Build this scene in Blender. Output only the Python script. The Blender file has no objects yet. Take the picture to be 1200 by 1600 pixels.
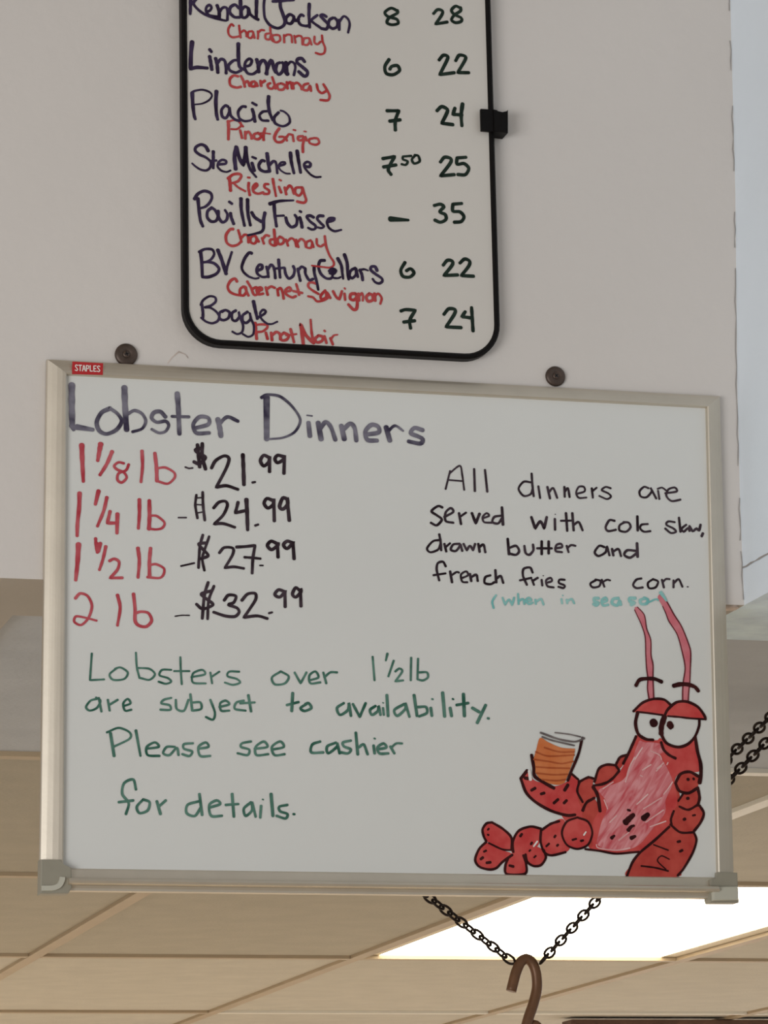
import bpy, bmesh, math, random
from mathutils import Vector, Matrix
from mathutils.geometry import tessellate_polygon

random.seed(4)
sc = bpy.context.scene
COL = sc.collection

# ------------------------------------------------------------------ camera
cam_data = bpy.data.cameras.new('camera')
cam_data.sensor_width = 36.0
cam_data.lens = 118.125
cam_data.clip_start = 0.05
cam_data.clip_end = 60
cam = bpy.data.objects.new('camera', cam_data)
COL.objects.link(cam)
rx = Vector((0.96373, -0.26616, -0.01978))
up = Vector((-0.04152, -0.22273, 0.97400))
bk = Vector((-0.26365, -0.93784, -0.22570))
m = Matrix((rx, up, bk)).transposed().to_4x4()
m.translation = (0, 0, 1.6)
cam.matrix_world = m
sc.camera = cam

# ------------------------------------------------------------------ exposure, world, lights
sc.view_settings.view_transform = 'Standard'
sc.view_settings.look = 'None'
sc.view_settings.gamma = 1.0
sc.view_settings.exposure = 0.0
sc.view_settings.use_curve_mapping = False
w = bpy.data.worlds.new('world')
sc.world = w
w.use_nodes = True
bg = w.node_tree.nodes['Background']
bg.inputs[0].default_value = (1.0, 0.965, 0.925, 1)
bg.inputs[1].default_value = 0.375

def area(name, loc, target, sx, sy, power, colour):
    l = bpy.data.lights.new(name, 'AREA')
    l.shape = 'RECTANGLE'; l.size = sx; l.size_y = sy
    l.energy = power; l.color = colour
    o = bpy.data.objects.new(name, l)
    COL.objects.link(o)
    o.location = loc
    o.rotation_euler = (Vector(target) - Vector(loc)).to_track_quat('-Z', 'Y').to_euler()
    return o
area('window_daylight', (-2.7, -0.5, 1.3), (1.0, 2.7, 2.1), 2.2, 1.6, 86, (0.98, 0.985, 0.985))
# unseen lamps behind the header: left inferred from a glow, right added for brightness
area('unseen_fill_light', (0.2, 6.9, 2.15), (0.2, 6.9, 0), 0.6, 1.2, 50, (1.0, 0.88, 0.68))
area('unseen_fill_light', (3.2, 6.9, 2.15), (3.2, 6.9, 0), 0.6, 1.2, 50, (1.0, 0.96, 0.90))

LAMP = 7.6          # brightness of the fluorescent diffusers

# ------------------------------------------------------------------ materials
def mat(name, col, rough=0.6, metal=0.0, spec=0.5, vary=0.0, vscale=8.0, bump=0.0, bscale=60.0, emit=None, estr=0.0, col2=None, detail=3.0):
    mt = bpy.data.materials.new(name); mt.use_nodes = True
    nt = mt.node_tree; b = nt.nodes['Principled BSDF']
    b.inputs['Base Color'].default_value = (*col, 1)
    b.inputs['Roughness'].default_value = rough
    b.inputs['Metallic'].default_value = metal
    b.inputs['Specular IOR Level'].default_value = spec
    tc = nt.nodes.new('ShaderNodeTexCoord')
    if vary or col2:
        n = nt.nodes.new('ShaderNodeTexNoise'); n.inputs['Scale'].default_value = vscale; n.inputs['Detail'].default_value = detail
        nt.links.new(tc.outputs['Object'], n.inputs['Vector'])
        r = nt.nodes.new('ShaderNodeValToRGB')
        c2 = col2 or tuple(max(0, c * (1 - vary)) for c in col)
        c1 = col if col2 else tuple(min(1, c * (1 + vary * 0.5)) for c in col)
        r.color_ramp.elements[0].position = 0.35; r.color_ramp.elements[0].color = (*c2, 1)
        r.color_ramp.elements[1].position = 0.68; r.color_ramp.elements[1].color = (*c1, 1)
        nt.links.new(n.outputs['Fac'], r.inputs['Fac']); nt.links.new(r.outputs['Color'], b.inputs['Base Color'])
    if bump:
        n2 = nt.nodes.new('ShaderNodeTexNoise'); n2.inputs['Scale'].default_value = bscale; n2.inputs['Detail'].default_value = 4
        nt.links.new(tc.outputs['Object'], n2.inputs['Vector'])
        bp = nt.nodes.new('ShaderNodeBump'); bp.inputs['Strength'].default_value = bump; bp.inputs['Distance'].default_value = 0.004
        nt.links.new(n2.outputs['Fac'], bp.inputs['Height']); nt.links.new(bp.outputs['Normal'], b.inputs['Normal'])
    if emit:
        b.inputs['Emission Color'].default_value = (*emit, 1); b.inputs['Emission Strength'].default_value = estr
    return mt

def srgb(r, g, b):
    f = lambda c: (c / 255 / 12.92) if c / 255 <= 0.04045 else ((c / 255 + 0.055) / 1.055) ** 2.4
    return (f(r), f(g), f(b))

M = {}
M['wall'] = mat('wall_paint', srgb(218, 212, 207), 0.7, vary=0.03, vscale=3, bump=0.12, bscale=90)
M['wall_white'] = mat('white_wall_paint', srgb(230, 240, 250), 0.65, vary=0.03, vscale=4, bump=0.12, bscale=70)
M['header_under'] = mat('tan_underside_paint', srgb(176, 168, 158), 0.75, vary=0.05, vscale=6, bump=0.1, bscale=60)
M['plaster'] = mat('rough_white_plaster', srgb(222, 240, 255), 0.85, vary=0.12, vscale=28, bump=0.9, bscale=45)
M['plaster_raw'] = mat('raw_brown_plaster', srgb(214, 198, 188), 0.9, vary=0.3, vscale=60, bump=0.6, bscale=120)
M['crack'] = mat('crack_shadow_filler', srgb(158, 154, 152), 0.9)
M['tile_shaded'] = mat('shaded_ceiling_tile', srgb(178, 170, 154), 0.9, vary=0.05, vscale=14, bump=0.25, bscale=160)  # part tile-to-tile tone, part falloff from the lit panel put into the colour
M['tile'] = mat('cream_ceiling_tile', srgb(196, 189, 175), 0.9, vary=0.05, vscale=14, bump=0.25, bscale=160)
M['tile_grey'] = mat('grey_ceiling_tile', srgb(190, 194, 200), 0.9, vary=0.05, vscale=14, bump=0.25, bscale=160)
M['tee'] = mat('tan_grid_metal', srgb(176, 156, 128), 0.5, vary=0.05, vscale=10)
M['tee_white'] = mat('white_grid_metal', srgb(226, 220, 206), 0.4)
M['floor'] = mat('brown_floor_tile', srgb(206, 194, 178), 0.5, vary=0.1, vscale=3)
M['lens'] = mat('glowing_diffuser', (0.9, 0.88, 0.8), 0.4, emit=(1.0, 0.90, 0.70), estr=LAMP)
M['lamp_frame'] = mat('light_frame_paint', srgb(222, 206, 176), 0.5)
M['board'] = mat('gloss_whiteboard', srgb(222, 223, 220), 0.32, spec=0.35, vary=0.02, vscale=5)
M['board_wine'] = mat('grey_whiteboard', srgb(214, 209, 202), 0.35, spec=0.35, vary=0.02, vscale=5)
M['black_plastic'] = mat('black_plastic', (0.004, 0.003, 0.003), 0.5, spec=0.15)
M['alu'] = mat('brushed_aluminium', srgb(212, 203, 188), 0.45, metal=0.8, vary=0.04, vscale=30, bump=0.015, bscale=300)
M['cap'] = mat('grey_plastic_cap', srgb(150, 145, 130), 0.45, vary=0.05, vscale=40)
M['cap_light'] = mat('pale_plastic_ridge', srgb(190, 188, 174), 0.45)
M['red_sticker'] = mat('red_sticker', srgb(185, 28, 34), 0.5)
M['washer'] = mat('dark_bronze_washer', srgb(88, 74, 66), 0.45, metal=0.5, vary=0.2, vscale=150)
M['washer_dark'] = mat('screw_recess', (0.01, 0.008, 0.008), 0.6)
M['chain'] = mat('blackened_steel', srgb(40, 28, 22), 0.4, metal=0.6)
M['hook'] = mat('brown_hook_enamel', srgb(120, 84, 58), 0.4, metal=0.25, vary=0.15, vscale=60)
M['wood'] = mat('dark_stained_wood', srgb(104, 74, 58), 0.5, vary=0.3, vscale=20)
INKS = {
    'plum': ((40, 28, 50), (64, 52, 80)), 'red': ((176, 56, 58), (188, 84, 84)), 'pine': ((24, 36, 30), (42, 56, 48)),
    'indigo': ((60, 54, 74), (130, 127, 140)), 'rose': ((178, 62, 74), (198, 98, 106)), 'black': ((38, 26, 32), (72, 60, 68)),
    'teal': ((120, 188, 186), (158, 206, 202)), 'green': ((44, 92, 76), (96, 136, 122)),
    'shellred': ((196, 66, 66), (210, 90, 86)), 'shelldark': ((178, 64, 58), (196, 82, 72)), 'belly': ((200, 84, 92), (224, 152, 156)),
    'chalk': ((222, 168, 168), (236, 196, 194)), 'antpink': ((208, 112, 124), (214, 134, 142)), 'maroon': ((96, 36, 44), (120, 52, 58)),
    'outline': ((46, 16, 18), (66, 28, 28)), 'amber': ((206, 114, 66), (214, 132, 84)), 'rust': ((164, 78, 44), (184, 98, 60)),
    'smoke': ((92, 84, 84), (130, 122, 120)), 'paper': ((234, 226, 220), (236, 230, 226)),
}
for k, (a, b) in INKS.items():
    M[k] = mat(k + '_marker_ink', srgb(*a), 0.5, spec=0.08, vscale=(90 if k == 'belly' else 70), col2=srgb(*b), detail=2)

# felt-pen streaks run diagonally across the drawn belly
nt = M['belly'].node_tree
noise = next(n for n in nt.nodes if n.type == 'TEX_NOISE')
turn = nt.nodes.new('ShaderNodeMapping'); turn.inputs['Rotation'].default_value = (0, math.radians(55), 0)
mp = nt.nodes.new('ShaderNodeMapping'); mp.inputs['Scale'].default_value = (0.4, 1, 1.7)
nt.links.new(next(n for n in nt.nodes if n.type == 'TEX_COORD').outputs['Object'], turn.inputs['Vector'])
nt.links.new(turn.outputs['Vector'], mp.inputs['Vector'])
nt.links.new(mp.outputs['Vector'], noise.inputs['Vector'])
noise.inputs['Scale'].default_value = 110; noise.inputs['Distortion'].default_value = 0.8

# ------------------------------------------------------------------ helpers
def link(name, bm, mats, parent=None, loc=(0, 0, 0), smooth=False):
    me = bpy.data.meshes.new(name)
    bmesh.ops.recalc_face_normals(bm, faces=bm.faces[:])
    bm.to_mesh(me); bm.free()
    for k in (mats if isinstance(mats, (list, tuple)) else [mats]):
        me.materials.append(M[k])
    if smooth:
        for p in me.polygons: p.use_smooth = True
    o = bpy.data.objects.new(name, me); COL.objects.link(o)
    o.location = loc
    if parent: o.parent = parent
    return o

def thing(name, label, cat, loc, group=None):
    o = bpy.data.objects.new(name, None); COL.objects.link(o)
    o.empty_display_size = 0.05; o.location = loc
    o['label'] = label; o['category'] = cat
    if group: o['group'] = group
    return o

def structure(o):
    o['kind'] = 'structure'; return o

def add_box(bm, x0, x1, y0, y1, z0, z1, mi=0, bevel=0.0):
    vs = [bm.verts.new(p) for p in ((x0, y0, z0), (x1, y0, z0), (x1, y1, z0), (x0, y1, z0), (x0, y0, z1), (x1, y0, z1), (x1, y1, z1), (x0, y1, z1))]
    fs = []
    for q in ((0, 3, 2, 1), (4, 5, 6, 7), (0, 1, 5, 4), (1, 2, 6, 5), (2, 3, 7, 6), (3, 0, 4, 7)):
        f = bm.faces.new([vs[i] for i in q]); f.material_index = mi; fs.append(f)
    if bevel:
        es = list({e for f in fs for e in f.edges})
        bmesh.ops.bevel(bm, geom=es, offset=bevel, segments=2, affect='EDGES', profile=0.6)

def add_prism(bm, outline, y_front, y_back, mi=0, bevel=0.0):
    """outline of (x, z) points, extruded along y"""
    a = [bm.verts.new((x, y_front, z)) for x, z in outline]
    b = [bm.verts.new((x, y_back, z)) for x, z in outline]
    n = len(a); fs = []
    f = bm.faces.new(a); f.material_index = mi; fs.append(f)
    front = f
    g = bm.faces.new(b[::-1]); g.material_index = mi; fs.append(g)
    for i in range(n):
        h = bm.faces.new((a[i], b[i], b[(i + 1) % n], a[(i + 1) % n])); h.material_index = mi; fs.append(h)
    if bevel:
        bmesh.ops.bevel(bm, geom=list(front.edges), offset=bevel, segments=2, affect='EDGES', profile=0.6)

def catmull(P, closed=False, step=0.0012):
    """P: list of (Vector, sharp) -> dense smooth polyline with parameter along it"""
    n = len(P); out = []
    if n == 2 and not closed:
        return [(P[0][0], 0.0), (P[1][0], 1.0)]
    segs = n if closed else n - 1
    for i in range(segs):
        p1, s1 = P[i]; p2, s2 = P[(i + 1) % n]
        p0 = P[i - 1][0] if (i > 0 or closed) else p1 + (p1 - p2)
        p3 = P[(i + 2) % n][0] if (i + 2 < n or closed) else p2 + (p2 - p1)
        if s1: p0 = p1
        if s2: p3 = p2
        k = max(2, min(14, int((p2 - p1).length / step) + 1))
        for j in range(k):
            t = j / k
            # centripetal-ish tension
            m1 = (p2 - p0) * 0.45; m2 = (p3 - p1) * 0.45
            q = (2*t**3 - 3*t*t + 1) * p1 + (t**3 - 2*t*t + t) * m1 + (-2*t**3 + 3*t*t) * p2 + (t**3 - t*t) * m2
            out.append((q, (i + t) / segs))
    if not closed: out.append((P[-1][0], 1.0))
    return out

def ribbon(bm, pts, w0, w1, y, mi):
    """a marker stroke: flat ribbon with round ends in the x-z plane at height y"""
    D = [pts[0]]
    for q in pts[1:]:
        if (q[0] - D[-1][0]).length > 1e-5: D.append(q)
    n = len(D)
    if n < 2: D = [D[0], (D[0][0] + Vector((1e-4, 0)), 1.0)]; n = 2
    L = []; R = []
    for i in range(n):
        p, t = D[i]
        a = D[max(0, i - 1)][0]; b = D[min(n - 1, i + 1)][0]
        d = (b - a)
        if d.length < 1e-7: d = p - a if (p - a).length > 0 else Vector((1, 0))
        d.normalize(); nn = Vector((-d.y, d.x))
        r = (w0 + (w1 - w0) * t) / 2
        r *= 1 + 0.06 * math.sin(17 * t + 40 * p.x)
        yy = y - 0.000008 * t
        L.append(bm.verts.new((p.x + nn.x * r, yy, p.y + nn.y * r)))
        R.append(bm.verts.new((p.x - nn.x * r, yy, p.y - nn.y * r)))
    for i in range(n - 1):
        f = bm.faces.new((R[i], R[i + 1], L[i + 1], L[i])); f.material_index = mi
    for i, s in ((0, -1), (n - 1, 1)):
        c, t = D[i]; l, r = L[i].co, R[i].co
        ax = Vector((l.x - r.x, l.z - r.z)); rad = ax.length / 2
        if rad < 1e-7: continue
        ax.normalize(); out = Vector((ax.y, -ax.x)) * s
        fan = []
        for k in range(1, 6):
            an = math.pi * k / 6
            v = c + ax * (math.cos(an) * rad) + out * (math.sin(an) * rad * 0.85)
            fan.append(bm.verts.new((v.x, y, v.y)))
        loop = [L[i]] + fan + [R[i]]
        if s > 0: loop = loop[::-1]
        try:
            f = bm.faces.new(loop); f.material_index = mi
        except ValueError: pass

def fill(bm, pts, y, mi):
    co = [Vector((p.x, p.y, 0)) for p, t in pts]
    vs = [bm.verts.new((c.x, y, c.y)) for c in co]
    for tri in tessellate_polygon([co]):
        try:
            f = bm.faces.new([vs[i] for i in tri]); f.material_index = mi
        except ValueError: pass

def parse(txt):
    P = []
    for q in txt.split():
        s = q.endswith('!'); x, z = q.rstrip('!').split(',')
        P.append((Vector((int(x) * 1e-4, int(z) * 1e-4)), s))
    return P

def ink_mesh(name, rows, y0, parent):
    inks = []
    for r in rows:
        if r[0] not in inks: inks.append(r[0])
    bm = bmesh.new()
    count = 0
    for ink, layer, kind, w0, w1, txt in rows:
        count = count + 1
        y = y0 - 0.0003 - layer * 0.00014 - (count % 11) * 0.000011      # every stroke is its own film of ink
        mi = inks.index(ink); P = parse(txt)
        if kind == 'f': fill(bm, catmull(P, True), y, mi)
        else: ribbon(bm, catmull(P), w0 * 1e-4, w1 * 1e-4, y, mi)
    for f in bm.faces:
        f.normal_update()
        if f.normal.y > 0: f.normal_flip()
    me = bpy.data.meshes.new(name); bm.to_mesh(me); bm.free()
    for k in inks: me.materials.append(M[k])
    o = bpy.data.objects.new(name, me); COL.objects.link(o)
    if parent: o.parent = parent
    return o

def tube(bm, pts, radii, seg=12, mi=0, cap=True):
    rings = []; n = len(pts); prev = None
    for i, p in enumerate(pts):
        d = (pts[min(n - 1, i + 1)] - pts[max(0, i - 1)]).normalized()
        if prev is None:
            a = d.orthogonal().normalized()
        else:
            a = (prev - d * prev.dot(d)).normalized()
        prev = a; b = d.cross(a)
        r = radii[i] if isinstance(radii, (list, tuple)) else radii
        rings.append([bm.verts.new(p + (a * math.cos(2 * math.pi * k / seg) + b * math.sin(2 * math.pi * k / seg)) * r) for k in range(seg)])
    for i in range(n - 1):
        for k in range(seg):
            f = bm.faces.new((rings[i][k], rings[i][(k + 1) % seg], rings[i + 1][(k + 1) % seg], rings[i + 1][k])); f.material_index = mi; f.smooth = True
    if cap:
        bm.faces.new(rings[0][::-1]).material_index = mi; bm.faces.new(rings[-1]).material_index = mi

YW = 2.79432          # front face of the header wall
HZ = 2.2              # underside of the header and the dropped ceiling

# ------------------------------------------------------------------ the room
bm = bmesh.new()
add_prism(bm, [(-3.0, HZ), (1.1237, HZ), (1.124, 2.287), (1.1265, 2.408), (1.1333, 2.595), (1.137, 2.786), (1.14, 3.5), (-3.0, 3.5)], YW, 2.953)
for f in bm.faces:
    f.normal_update()
bmesh.ops.recalc_face_normals(bm, faces=bm.faces[:])
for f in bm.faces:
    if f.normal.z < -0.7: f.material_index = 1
wall_back = structure(link('wall_back', bm, ['wall', 'header_under']))

bm = bmesh.new()
add_prism(bm, [(1.1237, HZ), (2.6, HZ), (2.6, 3.5), (1.14, 3.5), (1.137, 2.786), (1.1333, 2.595), (1.1265, 2.408), (1.124, 2.287)], 0.3, 2.953)
bmesh.ops.recalc_face_normals(bm, faces=bm.faces[:])
for f in bm.faces:
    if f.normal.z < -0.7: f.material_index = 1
wall_right = structure(link('wall_right', bm, ['wall_white', 'plaster']))

def crack(name, pts, w, axis, parent, ink='crack'):
    """thin dark filler line standing 0.4 mm proud of a wall, as a narrow ribbon of quads"""
    bm = bmesh.new(); prev = None
    for i, p in enumerate(pts):
        p = Vector(p); ww = w * (0.4 + 0.6 * abs(math.sin(i * 1.9 + 0.6)))
        a = bm.verts.new(p - Vector(axis) * ww / 2); b = bm.verts.new(p + Vector(axis) * ww / 2)
        if prev: bm.faces.new((prev[0], a, b, prev[1]))
        prev = (a, b)
    o = link(name, bm, ink, parent); structure(o); return o
# hairline cracks in the corner joint and across the right-hand face
def cx(z):
    T = [(2.2, 1.1237), (2.287, 1.124), (2.408, 1.1265), (2.595, 1.1333), (2.786, 1.137), (3.5, 1.14)]
    for (z0, x0), (z1, x1) in zip(T, T[1:]):
        if z <= z1: return x0 + (x1 - x0) * (z - z0) / (z1 - z0)
    return 1.14
for z0, z1, k in ((2.79, 2.775, 2), (2.745, 2.715, 3), (2.68, 2.615, 6), (2.575, 2.54, 4), (2.52, 2.36, 10), (2.36, 2.33, 3), (2.30, 2.26, 4), (2.25, 2.205, 4)):
    crack('crack', [(cx(z0 + (z1 - z0) * i / k) - 0.0012 + 0.0006 * math.sin(i * 2.3 + z0 * 50), YW - 0.0006, z0 + (z1 - z0) * i / k) for i in range(k + 1)], 0.0010, (1, 0, 0), wall_back)
crack('crack', [(1.1233, 2.795 - 0.0105 * i, 2.2345 + 0.0005 * math.sin(i * 2.9 + 1)) for i in range(9)], 0.0022, (0, 0, 1), wall_right)
crack('scuff_mark', [(0.5905, YW - 0.0004, 2.3985), (0.5945, YW - 0.0004, 2.4040), (0.6005, YW - 0.0004, 2.4095), (0.6065, YW - 0.0004, 2.4075), (0.6090, YW - 0.0004, 2.4045)], 0.0016, (0, 0, 1), wall_back, 'plaster_raw')
# broken plaster lump where the two undersides meet
bm = bmesh.new()
bmesh.ops.create_icosphere(bm, subdivisions=3, radius=1)
for v in bm.verts:
    k = 1 + 0.22 * math.sin(7 * v.co.x + 3 * v.co.y) * math.cos(5 * v.co.y + 2)
    v.co = Vector((1.1140 + v.co.x * 0.0095 * k, 2.808 + v.co.y * 0.012 * k, HZ + v.co.z * 0.0018 * k))
structure(link('plaster_lump', bm, 'plaster_raw', wall_right, smooth=True))

bm = bmesh.new()
add_box(bm, -3.0, 0.48, 2.953, 4.4, HZ, 2.7)
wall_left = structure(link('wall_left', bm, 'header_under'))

COLS = [0.48, 1.027, 1.628, 2.27, 2.89, 3.50]
ROWS = [2.953, 3.769, 4.873, 6.052, 7.262, 8.0]
LIGHTS = [(2, 2)]                      # (column, row) of the fixture in the grid
bm = bmesh.new()
for ci in range(-1, 5):
    x0 = -0.14 if ci < 0 else COLS[ci]
    x1 = COLS[ci + 1]
    for ri in range(5):
        if (ci, ri) in LIGHTS: continue
        if ci < 0 and ri < 2: continue
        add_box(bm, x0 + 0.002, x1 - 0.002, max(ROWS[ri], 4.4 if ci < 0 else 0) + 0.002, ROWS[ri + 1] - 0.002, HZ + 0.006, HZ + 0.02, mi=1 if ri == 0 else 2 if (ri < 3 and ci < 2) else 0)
ceiling = structure(link('ceiling', bm, ['tile', 'tile_grey', 'tile_shaded']))
def tee(x0, x1, y0, y1, k='tee'):
    b = bmesh.new(); add_box(b, x0, x1, y0, y1, HZ, HZ + 0.007, bevel=0.0008)
    structure(link('grid_bar', b, k, ceiling))
for ci, x in enumerate(COLS[1:], 1):
    for ri in range(5):
        tee(x - 0.012, x + 0.012, ROWS[ri] + 0.0, ROWS[ri + 1], 'tee_white' if (ci in (2,) and ri == 1) else 'tee')
tee(COLS[0] - 0.012, COLS[0] + 0.006, 4.4, 8.0)
for ri in range(1, 5):
    for ci in range(5):
        tee(COLS[ci] + 0.0125, COLS[ci + 1] - 0.0125, ROWS[ri] - 0.012, ROWS[ri] + 0.012, 'tee_white' if (ri == 1 and ci >= 1) or (ri == 4 and ci >= 2) else 'tee')

bm = bmesh.new(); add_box(bm, -3.0, 4.0, -1.0, 8.2, -0.05, 0.0)
structure(link('floor', bm, 'floor'))
bm = bmesh.new(); add_box(bm, -3.4, 2.6, -1.5, YW - 0.001, 3.5, 3.6)
structure(link('ceiling', bm, 'header_under'))
bm = bmesh.new(); add_box(bm, -3.0, 4.0, 8.0, 8.15, 0.0, 2.6)
structure(link('wall_far', bm, 'wall'))
bm = bmesh.new(); add_box(bm, 2.50, 3.6, 7.392, 7.46, 2.15, 2.199, bevel=0.003)
structure(link('trim_1', bm, 'wood'))

# ------------------------------------------------------------------ ceiling light
def ceiling_light(x0, x1, y0, y1, drop, label):
    t = thing('ceiling_light', label, 'ceiling light', ((x0 + x1) / 2, (y0 + y1) / 2, HZ))
    hx, hy = (x1 - x0) / 2, (y1 - y0) / 2
    bm = bmesh.new()
    for a in ((-hx, hx, -hy, -hy + 0.022), (-hx, hx, hy - 0.022, hy), (-hx, -hx + 0.03, -hy + 0.022, hy - 0.022), (hx - 0.03, hx, -hy + 0.022, hy - 0.022)):
        add_box(bm, *a, 0.0075 - drop, 0.02)
    link('light_frame', bm, 'lamp_frame', t)
    bm = bmesh.new(); add_box(bm, -hx + 0.03, hx - 0.03, -hy + 0.022, hy - 0.022, 0.009 - drop, 0.02)
    link('diffuser', bm, 'lens', t)
    return t
ceiling_light(1.642, 2.258, 4.8735, 6.0515 + 0.022, 0.0, 'glowing white fluorescent ceiling panel set in the tile grid')

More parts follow.
